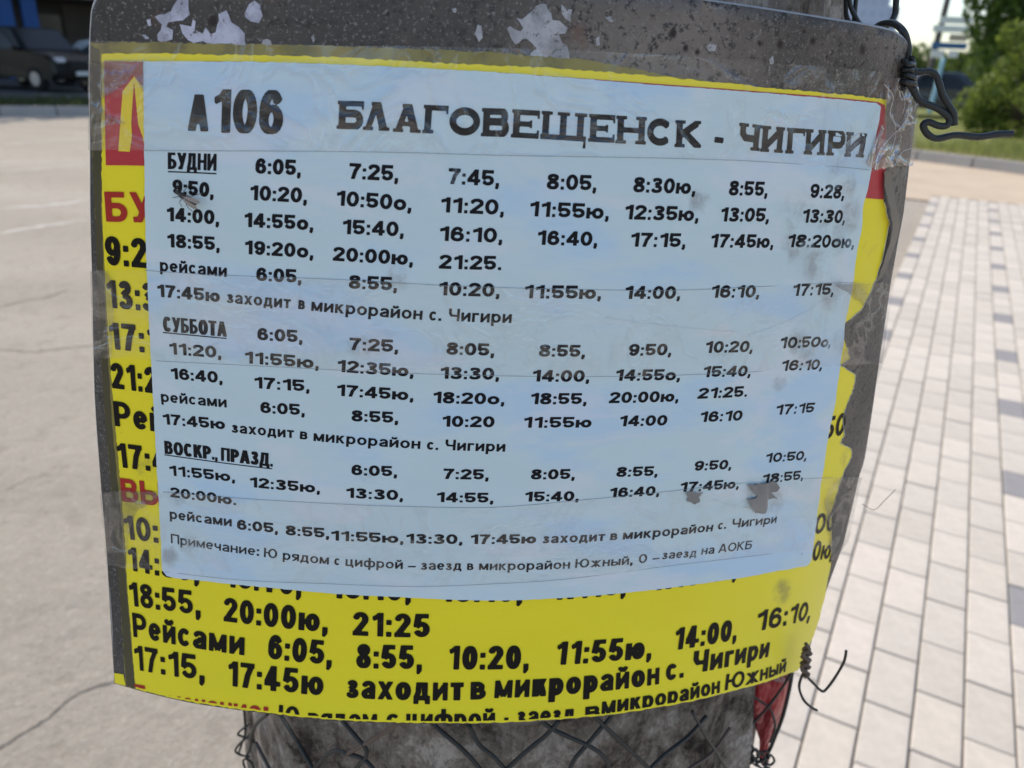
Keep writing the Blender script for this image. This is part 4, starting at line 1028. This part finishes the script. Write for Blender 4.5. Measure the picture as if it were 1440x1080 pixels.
# bare bright rim along the edges of the plate
rimpts = uvs(PLATE)
cw = [surf(a, b, -.0008) for a, b in rimpts]
def rim(i0, i1, r=.0007):
    return tube('plate_edge', [surf(*rimpts[i], -.0009) for i in range(i0, i1+1)], r, M_EDGE, plate, n=6)
M_EDGE = simple('bare_metal_edge', (.36, .35, .34), .45, .5, .4, 200, metal=.3)
rim(0, 12); rim(27, 49)
def A(pts, key='A'):
    o = {'A': (100, 0, 460/1440), 'B': (480, 0, 460/1440), 'C': (900, 0, .375)}[key]
    return [(o[0]+x*o[2], o[1]+y*o[2]) for x, y in pts]
FL = [A([(370, 75), (440, 50), (470, 0), (500, -30), (520, 0), (515, 45), (525, 65), (490, 90), (465, 95), (430, 100), (423, 115), (450, 130), (445, 175), (405, 187), (380, 180), (395, 130), (403, 105), (385, 95)]),
      A([(480, 110), (530, 115), (535, 85), (550, 95), (545, 130), (580, 150), (590, 120), (615, 150), (640, 140), (650, 60), (685, 42), (705, 100), (740, 120), (762, 150), (765, 203), (620, 197), (580, 180), (540, 188), (515, 178), (490, 150)]),
      A([(765, 60), (785, 20), (810, 5), (835, 20), (845, 70), (825, 102), (790, 95), (770, 80)]), A([(838, 198), (845, 178), (865, 168), (890, 208)]), A([(335, 90), (350, 84), (355, 110), (342, 115)]), A([(312, 155), (325, 150), (345, 170), (330, 175)]), A([(1055, 165), (1068, 150), (1075, 175), (1066, 192)]),
      A([(770, 75), (810, 75), (835, 50), (860, 25), (900, 15), (922, 60), (930, 90), (960, 90), (995, 125), (985, 145), (955, 152), (975, 190), (1000, 225), (1020, 280), (880, 272), (825, 250), (860, 215), (842, 190), (800, 172), (765, 197), (728, 125), (742, 113), (790, 140), (800, 122), (785, 100)], 'B'),
      A([(968, 18), (990, 40), (1015, 45), (1012, 95), (985, 85), (972, 60)], 'B'), A([(590, 145), (600, 105), (617, 112), (622, 165), (605, 182)], 'B'), A([(1160, 78), (1185, 72), (1198, 100), (1180, 98)], 'B'), A([(1118, 170), (1135, 160), (1138, 195), (1125, 203)], 'B'), A([(485, 40), (505, 32), (508, 52), (492, 58)], 'B'),
      A([(248, 175), (265, 160), (288, 172), (280, 192), (258, 190)], 'C'), A([(484, 222), (497, 208), (500, 238), (488, 242)], 'C')]
for i, f in enumerate(FL):
    patch('paint_flake', f, .00012, M_FLAKE if i in (0, 1, 2, 4, 5) else M_FLAKE2, plate, jitter=.0007, wr=False)

# older dirty poster edge showing round the yellow one (olive rim at the top and left)
OLD = [(128, 60), (300, 62), (480, 65), (684, 73), (820, 84), (880, 94), (940, 107), (1087, 126), (1246, 144), (1246, 150), (1240, 280), (600, 700), (300, 985), (266, 986), (192, 969), (177, 964), (170, 850), (158, 700), (146, 560), (139, 420), (134, 300), (129, 160)]
oldp = patch('old_poster', OLD, .00015, M_YEL_OLD, None, jitter=.0003)
tag(oldp, 'grimy older poster whose olive edge shows round the yellow poster', 'poster')
patch('dark_edge', [(128, 62), (141, 70), (143, 200), (143, 300), (150, 470), (160, 620), (170, 720), (181, 860), (190, 968), (178, 964), (170, 850), (158, 700), (146, 560), (139, 420), (134, 300), (129, 160)], .0002, M_OLIVE, oldp, jitter=.0002)
patch('yellow_corner', [(161, 946), (174, 948), (177, 964), (162, 960)], .0002, M_YEL, oldp)

# yellow poster with its torn right side
YEL = [(144, 76), (200, 75), (300, 77), (480, 81), (640, 90), (780, 96), (900, 105), (1087, 124), (1246, 140), (1241, 160), (1239, 235), (1238, 268), (1241, 284), (1249, 313), (1247, 328), (1235, 377), (1226, 405), (1210, 434), (1189, 452), (1180, 465), (1189, 488), (1194, 504), (1180, 513), (1202, 527), (1200, 540), (1197, 552), (1188, 572), (1183, 590), (1185, 612), (1180, 622), (1196, 631), (1195, 643), (1183, 668), (1172, 699), (1168, 716), (1168, 749), (1167, 796), (1157, 847), (1148, 881), (1131.5, 920), (1121, 942), (1059.7, 963), (1010, 976), (952.8, 989), (860, 1004), (800, 1009.5), (737.8, 1014), (637.8, 1016), (548, 1015), (460, 1011), (377.8, 1002), (266.7, 986), (191.7, 968),
       (189, 940), (186, 900), (180, 830), (177, 770), (172, 700), (163, 600), (158, 540), (150, 420), (146, 330), (144, 250), (144, 150)]
poster = patch('timetable_poster', YEL, .0003, M_YEL, None, jitter=.00025, cell=.004)
tag(poster, 'torn yellow bus timetable poster with bold black times, under the blue-white sheet', 'poster')
patch('red_heading_block', [(148, 86), (205, 87), (480, 91.5), (684, 101), (940, 119), (1087, 130), (1232, 143), (1242, 148), (1240, 280), (1100, 270), (220, 233), (150, 232)], .00048, M_RED, poster)
patch('yellow_border', [(144.5, 240), (148, 240), (150, 330), (156, 470), (153, 470), (146, 330)], .00035, M_YEL, poster)
# big yellow letter of the heading, its right leg under the sheet
ly = [(190, 107), (200, 118), (226, 216), (206, 216), (200, 190), (184, 190), (183, 213), (167, 212), (178, 130)]
patch('printed_heading_letter', [(190, 107), (203, 122), (224, 216), (207, 216), (202, 192), (196, 175), (190, 113), (186, 172), (187, 192), (184, 213), (168, 212), (174, 128)], .00060, M_INKYEL, poster)

M_FIBRE = simple('pale_torn_fibre', (.62, .60, .46), .9, .1, .3, 300)
tq = YEL[12:38]
def torn(i0, i1):
    rn = random.Random(i0); q = []
    for i in range(i0, i1):
        for k in range(4): q.append((YEL[i][0]+(YEL[i+1][0]-YEL[i][0])*k/4+rn.uniform(-1, .6), YEL[i][1]+(YEL[i+1][1]-YEL[i][1])*k/4+rn.uniform(-.8, .8)))
    U_, V_ = uv([a for a, b in q], [b for a, b in q]); tube('torn_edge', surf(U_, V_, .0004+wrinkle(U_, V_)), .00022, M_FIBRE, poster, n=5)
torn(12, 18); torn(20, 26); torn(26, 34)
for row, sty in zip(POSTER_ROWS, ('big', 'big', 'big')):
    K = Ink()
    for w in row: K.word(*w, sty)
    K.build('printed_line', M_INKY, .00055, poster)
def one(words, mat=M_INKY, style='big', cap=None):
    K = Ink()
    for w in words: K.word(*w, style, cap=cap)
    K.build('printed_line', mat, .00055, poster)
one([("БУДНИ", 151, 311, 330, 319)], M_INKR, cap=.0112)
one([("9:28,", 150.5, 372, 245, 380)])
one([("13:30,", 153.7, 432, 255, 441)])
one([("17:15,", 157, 490, 260, 501)])
one([("21:25", 159, 545, 245, 556)])
one([("Рейсами", 163, 598, 335, 622)])
one([("17:45", 168, 656, 262, 668)])
one([("ВЫХ", 173, 704, 262, 716)], M_INKR, cap=.0112)
one([("10:50,", 178, 757, 286, 770)])
one([("14:30,", 183, 801, 281, 818), ("15:40,", 319, 824, 424, 837), ("15:10,", 467, 840, 578, 844), ("16:10,", 620, 845, 734, 845), ("17:15,", 776, 843, 879, 835), ("17:45ю,", 916, 830, 1034, 812)])
one([("20:00ю,", 1078, 800, 1168, 785)])
one([("20:00", 1090, 764, 1170, 745)])
one([("10:50", 1115, 632, 1184, 610)])
# keep only what is still on the plate: the last line is cut off by the lower edge
pbx = np.array([p[0] for p in PLATE[12:27]]); pby = np.array([p[1] for p in PLATE[12:27]])
def clip_low(K):
    P = surf(np.array([p[0] for p in K.V]), np.array([p[1] for p in K.V]), .0015); x, y = proj(P)
    lim = np.interp(x, pbx, pby)-1.2
    bad = y > lim
    K.F = [f for f in K.F if not any(bad[i] for i in f)]
K = Ink(); K.word("Примечание:", 192, 988, 378, 1013, 'small', cap=.0088); clip_low(K); K.build('printed_line', M_INKR, .00055, poster)
K = Ink()
for w in (("Ю", 392, 1019, 421, 1022), ("рядом", 434, 1023, 531, 1024.5), ("с", 544, 1024.5, 563, 1024), ("цифрой", 571, 1024, 696, 1022), ("-", 708, 1021, 714, 1021), ("заезд", 726, 1020.5, 808, 1016), ("в", 822, 1013.5, 843, 1011), ("микрорайон", 845, 1006, 1011, 975), ("Южный", 1018, 972, 1103, 946)): K.word(*w[:2], w[2]-1.5, w[3], w[4]-1.5, 'small', cap=.0086)
clip_low(K); K.build('printed_line', M_INKY, .00055, poster)
for o in list(poster.children):
    pass

# blue-white sheet taped on top
SHEET = [(203, 86), (300, 86.5), (400, 88), (480, 91), (684, 101), (820, 111), (940, 121), (1087, 131.5), (1160, 138), (1228, 144), (1234, 149), (1226, 200), (1218, 250), (1209, 300), (1203, 345), (1197, 390), (1190, 430), (1185, 460), (1173, 560), (1165, 600), (1152, 680), (1146, 730), (1139, 785), (1134, 792), (1130, 794), (1085, 803), (1040, 811), (940, 825), (860, 834), (793, 839), (740, 842), (700, 843), (620, 841), (560, 838), (460, 832.5), (380, 825), (300, 817), (250, 811), (236, 808), (230, 800), (224, 690), (218, 580), (214, 500), (210, 420), (206.5, 330), (205, 240), (204, 150)]
sheet_o = patch('timetable_sheet', SHEET, .00078, M_WHITE, None, jitter=.00012, cell=.004)
tag(sheet_o, 'pale blue-white printed timetable sheet for route A106 taped over the yellow poster', 'timetable sheet')
OFF = .00088
K = Ink()
for w in TITLE_ROWS[0]: K.word(*w, 'time', cap=None, fn=slab) if False else None
TL = [("Б", 474, 181, 511, 182), ("Л", 511, 182.5, 548, 184), ("А", 553, 185, 592, 187), ("Г", 594, 187, 629, 188.5), ("О", 631, 189.5, 674, 191.5), ("В", 676, 191.5, 715, 192.5), ("Е", 718, 193, 757, 195), ("Щ", 759, 195, 823, 199), ("Е", 826, 199, 863, 200.5), ("Н", 864, 201, 907, 203), ("С", 908, 203.5, 944, 205.5), ("К", 947, 206.5, 984, 207.5), ("Ч", 1035, 209, 1066, 212), ("И", 1066.5, 212.5, 1098.5, 214.7), ("Г", 1101.5, 215, 1127, 216), ("И", 1127, 216.3, 1156.5, 217.8), ("Р", 1158.5, 217.8, 1183, 218.5), ("И", 1183, 219.2, 1209, 220.6)]
for i, w in enumerate(TL): STY['title'] = (.0087, .145, .135, 0); K.word(*w, 'title', fn=slab)
K.word('-', 1001, 208, 1013.5, 209.5, 'time', cap=.0086)
K.build('printed_title', M_INK, OFF, sheet_o)
K = Ink(); K.word('А', 266, 183.5, 294.5, 184.5, 'impact', cap=.0118); K.word('106', 302, 186, 398.5, 189, 'impact', cap=.0138); K.build('printed_route_number', M_INK, OFF, sheet_o)
for ri, row in enumerate(SHEET_ROWS):
    K = Ink(); H_ = None
    for w in row:
        t_ = w[0]
        if t_.isupper() and len(t_) > 4 and t_ not in ('АОКБ',):
            K.word(*w, 'head', cap=.0061 if ri else .0057)
        elif any(c.isdigit() for c in t_): K.word(*w, 'time', cap=.00515-.00003*ri)
        elif ri == 15: K.word(*w, 'note')
        else: K.word(*w, 'sans')
    K.build('printed_line', M_INK, OFF, sheet_o)
for q in ((238, 241.5, 306, 244.5), (231, 467, 320, 475.5), (233, 638.8, 384, 658.5)):
    K = Ink(); K.rect(*q, .00045); K.build('underline', M_INK, OFF, sheet_o)

# ---- tape
def strip(name, poly, off, mat, label, **k):
    o = patch(name, poly, off, mat, None, cell=.004, **k); tag(o, label, 'adhesive tape', 'strips of clear tape over the timetables'); return o
T1 = [(127.5, 58), (300, 61), (480, 65), (684, 67.5), (800, 71), (940, 78), (1100, 90), (1284, 108), (1288, 142), (1285, 180), (1279, 232), (1236, 233), (1225, 239), (1180, 234), (1060, 226), (940, 222), (700, 218), (560, 214), (400, 212), (205, 211), (127, 210)]
T2 = [(129.5, 378), (205, 379), (300, 385), (480, 392), (640, 401), (785, 405), (938, 407), (1060, 402), (1160, 397), (1200, 396), (1252, 397), (1245, 450), (1237, 504), (1236, 510), (1178, 512), (1060, 521), (980, 525), (862, 528), (703, 527), (560, 523), (400, 515), (221, 506), (132, 500)]
T3 = [(143, 690), (160, 692), (231, 690), (340, 699), (460, 706), (560, 710), (693, 711.5), (820, 701), (940, 689), (1039, 678), (1150, 671), (1210, 671), (1200, 710), (1188, 765), (1180, 775), (1130, 771), (1050, 781), (940, 794), (800, 812), (700, 819), (580, 823), (460, 819), (340, 814), (235, 800), (180, 798), (151.5, 792)]
strip('adhesive_tape', T1, .00105, M_TAPE, 'clear tape strip across the top of the sheet over the route title')
strip('adhesive_tape', T2, .00105, M_TAPE, 'clear tape strip across the middle of the sheet between two faint lines')
strip('adhesive_tape', T3, .00105, M_TAPE, 'clear tape strip across the bottom of the sheet, puckered at its right end')
M_TEDGE = simple('tape_edge_dirt', (.26, .29, .31), .5, .3, .5, 150)
for tp, pts in zip([o for o in COL.objects if o.name.startswith('adhesive_tape')], (
    [(205, 211), (300, 211.5), (400, 212), (560, 214), (700, 218), (820, 220), (940, 222), (1060, 226), (1180, 234), (1225, 239)],
    [(205, 379), (300, 385), (480, 392), (640, 401), (785, 405), (938, 407), (1060, 402), (1160, 397), (1200, 396)],
    [(231, 690), (340, 699), (460, 706), (560, 710), (693, 711.5), (820, 701), (940, 689), (1039, 678), (1150, 671), (1210, 671)])):
    U_, V_ = uv([q[0] for q in pts], [q[1] for q in pts]); tube('tape_edge', surf(U_, V_, .00100+wrinkle(U_, V_)), .00008, M_TEDGE, tp, n=5)
o = [o for o in COL.objects if o.name.startswith('adhesive_tape')]
for tp, pts in ((o[1], [(221, 506), (400, 515), (560, 523), (703, 527), (862, 528), (980, 525), (1060, 521), (1178, 512)]), (o[2], [(235, 802), (340, 814), (460, 819), (580, 823), (700, 819), (800, 812), (940, 794), (1050, 781), (1130, 771)])):
    U_, V_ = uv([q[0] for q in pts], [q[1] for q in pts]); tube('tape_edge', surf(U_, V_, .00100+wrinkle(U_, V_)), .00007, M_TEDGE, tp, n=5)
# dirty tape ends wrapping over the bare plate
def bit(poly, mat, label, off=.00125, **k):
    o = patch('tape_end', poly, off, mat, None, cell=.004, **k); tag(o, label, 'adhesive tape', 'grimy tape ends stuck to the plate'); return o
bit([(127, 84), (143, 90), (150, 84), (205, 84), (204, 130), (190, 104), (178, 118), (150, 136), (145, 140), (150, 160), (180, 172), (150, 176), (146, 211), (127, 210)], M_TAPE_L, 'greyish tape end over the red corner at the top left')
bit([(130, 380), (152, 379), (160, 392), (163, 440), (160, 503), (133, 501)], M_TAPE_L, 'brownish tape end on the left edge beside the times 13 and 17')
bit([(143, 692), (176, 688), (222, 690), (222, 700), (196, 716), (186, 742), (178, 794), (152, 792)], M_TAPE_L, 'folded brown tape end low on the left edge over the red letters', jitter=.0005)
bit([(1240, 110), (1284, 106), (1288, 142), (1279, 232), (1242, 233), (1226, 239), (1210, 228), (1238, 160)], M_TAPE_C, 'crinkled shiny tape end at the upper right corner', jitter=.0004, off=.0014)
bit([(1168, 398), (1253, 397), (1237, 504), (1236, 510), (1180, 513), (1186, 470), (1214, 432)], M_TAPE_L, 'smoky tape end across the torn right edge', jitter=.0004)
bit([(1172, 672), (1208, 671), (1190, 760), (1165, 790), (1155, 700)], M_TAPE_L, 'cloudy tape end at the lower right, over the torn edge', jitter=.0004)
# sharp creases of crinkled tape and sheet, with highlights painted on as pale ridges
M_CREASE = simple('crease_highlight', (.75, .74, .72), .2, .7, .1, 90)
te = [o for o in COL.objects if o.name.startswith('tape_end')][3]
for q in (([(1238, 118), (1250, 135), (1246, 160), (1256, 178)]), ([(1222, 228), (1240, 196), (1262, 176), (1274, 150)]), ([(1252, 232), (1262, 214), (1276, 208)]), ([(1230, 150), (1218, 172), (1196, 192)]), ([(1258, 120), (1266, 142), (1262, 160)]), ([(1244, 214), (1254, 190), (1252, 168)])):
    U_, V_ = uv([a for a, b in q], [b for a, b in q]); tube('crease_glint', surf(U_, V_, .0014+wrinkle(U_, V_)), .00009, M_CREASE, te, n=5)
tp = [o for o in COL.objects if o.name.startswith('adhesive_tape')]
for k, q in ((1, [(850, 445), (900, 452), (960, 459), (1040, 466)]), (1, [(1050, 470), (1100, 452), (1140, 430), (1170, 415)]), (1, [(690, 508), (702, 518), (708, 526)]), (0, [(1100, 158), (1108, 166), (1122, 160), (1118, 172)]), (0, [(1180, 205), (1200, 188), (1222, 176)]), (2, [(1090, 700), (1110, 706), (1128, 722), (1136, 742)]), (2, [(1000, 700), (1040, 712), (1080, 706)]), (2, [(690, 800), (700, 786), (704, 778)]), (0, [(1068, 150), (1078, 158), (1090, 154), (1098, 164)])):
    U_, V_ = uv([a for a, b in q], [b for a, b in q]); tube('crease_glint', surf(U_, V_, .00112+wrinkle(U_, V_)), .00007, M_CREASE, tp[k], n=5)
# torn strip standing proud at the right edge and small crumpled scraps
M_SCRAP = m_paper('torn_brown_paper', (.20, .165, .13), (), mott=.4)
M_GREYSC = m_paper('torn_grey_paper', (.27, .25, .235), (), mott=.6)
cu, cv_ = uv(1240, 300)
def bit2(name, poly, mat, label, off, lift=None, j=.0006):
    o = patch(name, poly, off, mat, None, cell=.002, jitter=j, lift=lift); tag(o, label, 'scrap'); return o
bit2('torn_strip', [(1236, 240), (1243, 238), (1247, 262), (1250, 290), (1255, 312), (1254, 335), (1241, 378), (1233, 392), (1231, 390), (1243, 345), (1247, 320), (1243, 300), (1238, 270)], M_SCRAP, 'narrow brown torn strip curling beside the red and yellow right edge', .0012, lambda a, b: .0015*math.exp(-((b-float(cv_))/.015)**2))
s1 = uv(1080, 700)
bit2('torn_scrap', [(1046, 679), (1085, 674), (1088, 680), (1080, 690), (1086, 697), (1075, 700), (1068, 716), (1058, 719), (1050, 708), (1046, 698), (1062, 695)], M_GREYSC, 'grey torn scrap pinched under the tape below 18:55', .0013, lambda a, b: .0009*(1+math.sin(a*900)))
bit2('torn_scrap', [(960, 690), (986, 689), (978, 694), (980, 700), (972, 705), (962, 702), (966, 697)], M_GREYSC, 'small grey tear in the sheet under 17:45 at the lower right', .0013, lambda a, b: .0006*(1+math.sin(a*900)))
# little rip threads on tape edges
th = tube('hair_thread', [surf(*uv(1205, 706), .003), surf(*uv(1215, 712), .006), surf(*uv(1228, 719), .010), surf(*uv(1240, 717), .014)], .00018, M_RUST, None, n=5); tag(th, 'fine thread sticking out over the lower right edge of the plate', 'thread')

# ---- the fly
M_FLY = simple('fly_body', (.045, .035, .028), .4, .4, .3, 400); M_WING = simple('fly_wing', (.30, .26, .23), .3, .4, .2, 300)
fc = surf(*uv(271, 276), .0040); fly = empty('fly', tuple(fc)); tag(fly, 'small dead fly on the sheet under the time 9:50', 'fly')
def local_ax():
    u_, v_ = uv(271, 276); a = surf(u_+.001, v_-.0005, 0)-surf(u_, v_, 0); a /= np.linalg.norm(a); n = snormal(u_, v_); return a, n, np.cross(n, a)
fa, fn_, fb = local_ax()
def fpt(x, y, z): return Vector(fa*x*.001+fb*y*.001+fn_*z*.001)
def ell(name, c, r, mat):
    b = bmesh.new(); bmesh.ops.create_uvsphere(b, u_segments=14, v_segments=10, radius=1)
    for v in b.verts: v.co = fpt(c[0]+v.co.x*r[0]*(1-.25*v.co.x), c[1]+v.co.y*r[1], c[2]+v.co.z*r[2])
    return link(name, bm_mesh(name, b, True), mat, fly)
ell('head', (-3.6, .1, -.6), (.8, .9, .8), M_FLY); ell('thorax', (-1.8, 0, -.3), (1.4, 1.1, 1.1), M_FLY); ell('abdomen', (1.6, -.2, -.8), (2.4, 1.1, 1.0), M_FLY)
for s in (-1, 1):
    P = [fpt(-1.5, .3*s, .9), fpt(.5, (1.3)*s, .8), fpt(3.2, 1.9*s, .2), fpt(4.6, 1.3*s, 0), fpt(3.6, .3*s, .3), fpt(1, .1*s, .9)]
    k = len(P); m = mesh('wing', [tuple(p) for p in P]+[tuple(p+Vector(fn_)*.00008) for p in P], [tuple(range(k)), tuple(range(2*k-1, k-1, -1))]+[(i, (i+1) % k, k+(i+1) % k, k+i) for i in range(k)]); link('wing', m, M_WING, fly)
    for x0, x1, y1 in ((-2.6, -5.5, 3.6), (-1.6, -1.5, 4.6), (-.8, 3.8, 4.4)):
        tube('leg', [fpt(x0, .7*s, -.6), fpt((x0+x1)/2, (.7+y1)/2*s*.9, .6), fpt(x1, y1*s, -2.4)], .00011, M_FLY, fly, n=5)

# ================================================================== WIRES
def P5(pts, Y):            # traced wire: picture places and distance
    out = []
    for q in pts:
        x, y = 1140+q[0]/4.8, q[1]/4.8; out.append(at_y(x, y, q[2] if len(q) > 2 else Y))
    return out
YK = float(surf(*uv(1280, 110))[1])-.006
wire = empty('binding_wire', tuple(at_y(1279, 95, YK))); tag(wire, 'thick dark binding wire knotted at the upper right corner, its hooked end pointing right', 'wire')
def wpart(name, pts, r, mat=M_WIRE, parent=wire):
    o = tube(name, pts, r, mat, None); 
    for v in o.data.vertices: v.co -= parent.location
    o.parent = parent; return o
wpart('strand', P5([(580, -60, .36), (575, 40, .36), (568, 100, .36), (530, 160, .358), (480, 195, .365), (420, 205, .39), (380, 215, .41)], .36), .00125)
wpart('strand', P5([(400, 215, YK+.05), (430, 190, YK+.035), (490, 160, YK+.02), (560, 160, YK+.01), (615, 200, YK), (648, 270, YK), (658, 340, YK), (655, 420, YK), (672, 470, YK), (660, 540, YK), (690, 600, YK), (740, 680, YK), (850, 730, YK), (915, 775, YK), (938, 815, YK), (915, 848, YK), (860, 848, YK), (800, 825, YK), (765, 835, YK), (765, 870, YK), (800, 915, YK), (860, 935, YK), (980, 912, YK), (1130, 925, YK), (1250, 908, YK), (1362, 902, YK)], YK), .00130)
wpart('strand', P5([(640, 500), (660, 440), (700, 480), (740, 486), (800, 482), (845, 510), (870, 570), (890, 640), (930, 710), (965, 770), (970, 845)], YK), .00125)
wpart('loop', P5([(240, -60), (238, 60), (245, 120), (272, 160), (292, 140), (300, 60), (312, -60)], .40), .00105)
wpart('loop', P5([(256, -60), (268, 40), (300, 110), (335, 165), (375, 190), (420, 215)], .395), .00105)
import itertools
kn = []
for i in range(26):
    a = i*1.15; kn.append((662+random.uniform(22, 44)*math.cos(a), 395+i*8+random.uniform(-9, 9), YK-.002+random.uniform(.003, .006)*math.sin(a)))
wpart('knot', P5(kn, YK), .0009)
wpart('knot', P5([(640, 400, YK), (690, 430, YK), (640, 470, YK), (700, 500, YK), (640, 540, YK), (690, 580, YK)], YK), .0013)

w2 = empty('tie_wire', tuple(at_y(1133, 930, .335))); tag(w2, 'bent dark tie wire sticking out at the lower right corner of the plate', 'wire')
def PX(pts, Y=.33): return [at_y(x, y, q[0] if q else Y) for (x, y, *q) in pts]
wpart('strand', PX([(1131, 940), (1134, 950), (1145, 962), (1156, 972), (1163, 968), (1176, 950), (1187, 930), (1190, 915)]), .00075, M_WIRE, w2)
wpart('strand', PX([(1131, 945), (1126, 955), (1124, 968), (1130, 984), (1140, 994), (1149, 999)]), .00075, M_WIRE, w2)
wpart('knot', PX([(1138, 908), (1130, 914), (1140, 919), (1128, 924), (1139, 928), (1127, 933), (1138, 938), (1128, 942), (1137, 948), (1130, 952)], .328), .0011, M_RUST, w2)
wpart('knot', PX([(1133, 905), (1138, 914), (1129, 920), (1137, 931), (1127, 938), (1134, 945)], .326), .0010, M_RUST, w2)

# chain-link netting wrapped round the pole under the plate
net = empty('wire_netting', (0, .28, .9)); tag(net, 'dark chain-link wire netting wound round the pole below the plate', 'netting')
def nets(pts, r=.0012, mat=M_WIRE, off=.006): wpart('wire_strand', [on_pole(x, y, off) for x, y in pts], r, mat, net)
def Z6(pts): return [(320+x/3.79, 940+y/3.79) for x, y in pts]
def Z7(pts): return [(640+x/3, 940+y/3) for x, y in pts]
nets(Z6([(260, 200), (290, 262), (340, 340), (400, 440), (455, 540), (520, 680)]))
nets(Z6([(560, 210), (630, 300), (690, 370), (732, 420), (738, 470), (690, 530), (650, 640)]))
nets(Z6([(960, 250), (890, 305), (760, 385), (640, 455)]), .0012, M_RUST); nets(Z6([(640, 455), (720, 482), (780, 540), (840, 640)]))
nets(Z6([(1040, 230), (1105, 305), (1180, 370), (1260, 440), (1350, 540), (1440, 660)]))
nets(Z7([(440, 220), (380, 285), (300, 350), (215, 430), (150, 520)])); nets(Z7([(340, 200), (400, 250), (480, 290), (560, 325), (620, 365), (650, 420), (660, 520)]))
nets(Z7([(700, 140), (650, 215), (600, 270), (550, 330), (500, 390), (470, 470)])); nets(Z7([(560, 170), (605, 218), (700, 310), (820, 425), (900, 520)]))
nets(Z6([(120, 380), (150, 300), (215, 240)])); nets(Z6([(150, 395), (220, 530), (290, 660)]), .0011); nets(Z6([(455, 540), (560, 440), (640, 455)]), .0011)
nets(Z7([(215, 430), (160, 370), (100, 320), (60, 240)]), .0011); nets(Z7([(820, 425), (900, 350), (980, 290), (1060, 200)]), .0011); nets(Z7([(900, 520), (980, 430), (1080, 360), (1160, 250)]), .0010, M_RUST); nets(Z7([(1000, 180), (1060, 290), (1120, 380), (1180, 480)]), .0010)
def nf(pts, Y=.40, r=.0008, mat=M_WIRE): wpart('wire_strand', PX(pts, Y), r, mat, net)
nf([(343, 998), (344, 1010), (345, 1030), (340, 1046), (336, 1058)]); nf([(357, 998), (360, 1016), (352, 1032), (338, 1045), (331, 1056), (340, 1062), (350, 1064), (342, 1070), (346, 1084)])
nf([(378, 1000), (360, 1012), (340, 1026), (335, 1033), (346, 1037), (356, 1042), (368, 1062), (380, 1084), (392, 1110)]); nf([(354, 1030), (352, 1052), (346, 1066), (355, 1074), (360, 1100)])
# right-hand side of the netting, standing off the pole round the red bag
nf([(1114, 944), (1110, 970), (1100, 1010), (1086, 1046), (1078, 1066), (1076, 1095)], .385, .0012)
nf([(1112, 948), (1098, 970), (1080, 994), (1062, 1014), (1048, 1028), (1038, 1030)], .375); nf([(1038, 958), (1048, 970), (1066, 984), (1080, 994), (1087, 1006), (1090, 1024), (1083, 1044)], .378)
nf([(1038, 1030), (1048, 1042), (1060, 1052), (1066, 1062), (1060, 1068), (1050, 1066)], .375); nf([(1038, 1030), (1052, 1022), (1056, 1034), (1052, 1056), (1064, 1072), (1078, 1066)], .378)
for i in range(7):
    rn = random.Random(40+i); x0, y0 = 1036+i*7, 1062+rn.uniform(-4, 6)
    nf([(x0, y0), (x0+6, y0-5), (x0+11, y0+3), (x0+5, y0+9), (x0-2, y0+6), (x0+3, y0+16), (x0+12, y0+20)], .37+.002*i, .0008)
# red plastic bag caught in the netting
def m_bag():
    t = NT('red_plastic', .28, .5); n = t.noise(30, 4, .6, stretch=(1, 1, .35))
    t.color(t.ramp(n, [(.3, (.22, .010, .018)), (.55, (.42, .025, .03)), (.75, (.60, .16, .12))])); t.bump(n, .8, .02); return t.m
V = []; F = []
prof_ = [(1051, 1112, 946), (1049, 1111, 958), (1050, 1109, 970), (1052, 1106, 984), (1055, 1102, 998), (1058, 1096, 1012), (1063, 1089, 1026), (1068, 1083, 1040), (1068, 1080, 1052), (1066, 1082, 1062), (1069, 1081, 1072)]
nb = 28
for j, (xa, xb, yy) in enumerate(prof_):
    L_, R_ = at_y(xa, yy, .405), at_y(xb, yy, .405); c = (L_+R_)/2; w = np.linalg.norm(R_-L_)/2
    for i in range(nb):
        a = 2*math.pi*i/nb; k = 1+.12*math.sin(5*a+j*.5)+.06*math.sin(9*a-j)
        V.append((c[0]+w*math.cos(a)*(1 if abs(math.cos(a)) > .9 else k), c[1]+w*.6*math.sin(a)*k, c[2]))
for j in range(len(prof_)-1):
    for i in range(nb): F.append((j*nb+i, j*nb+(i+1) % nb, (j+1)*nb+(i+1) % nb, (j+1)*nb+i))
F.append(tuple(range(nb))); F.append(tuple(range((len(prof_)-1)*nb, len(prof_)*nb))[::-1])
bag = link('plastic_bag', mesh('plastic_bag', V, F, True), m_bag()); tag(bag, 'crumpled red plastic bag caught in the netting right of the pole', 'bag')
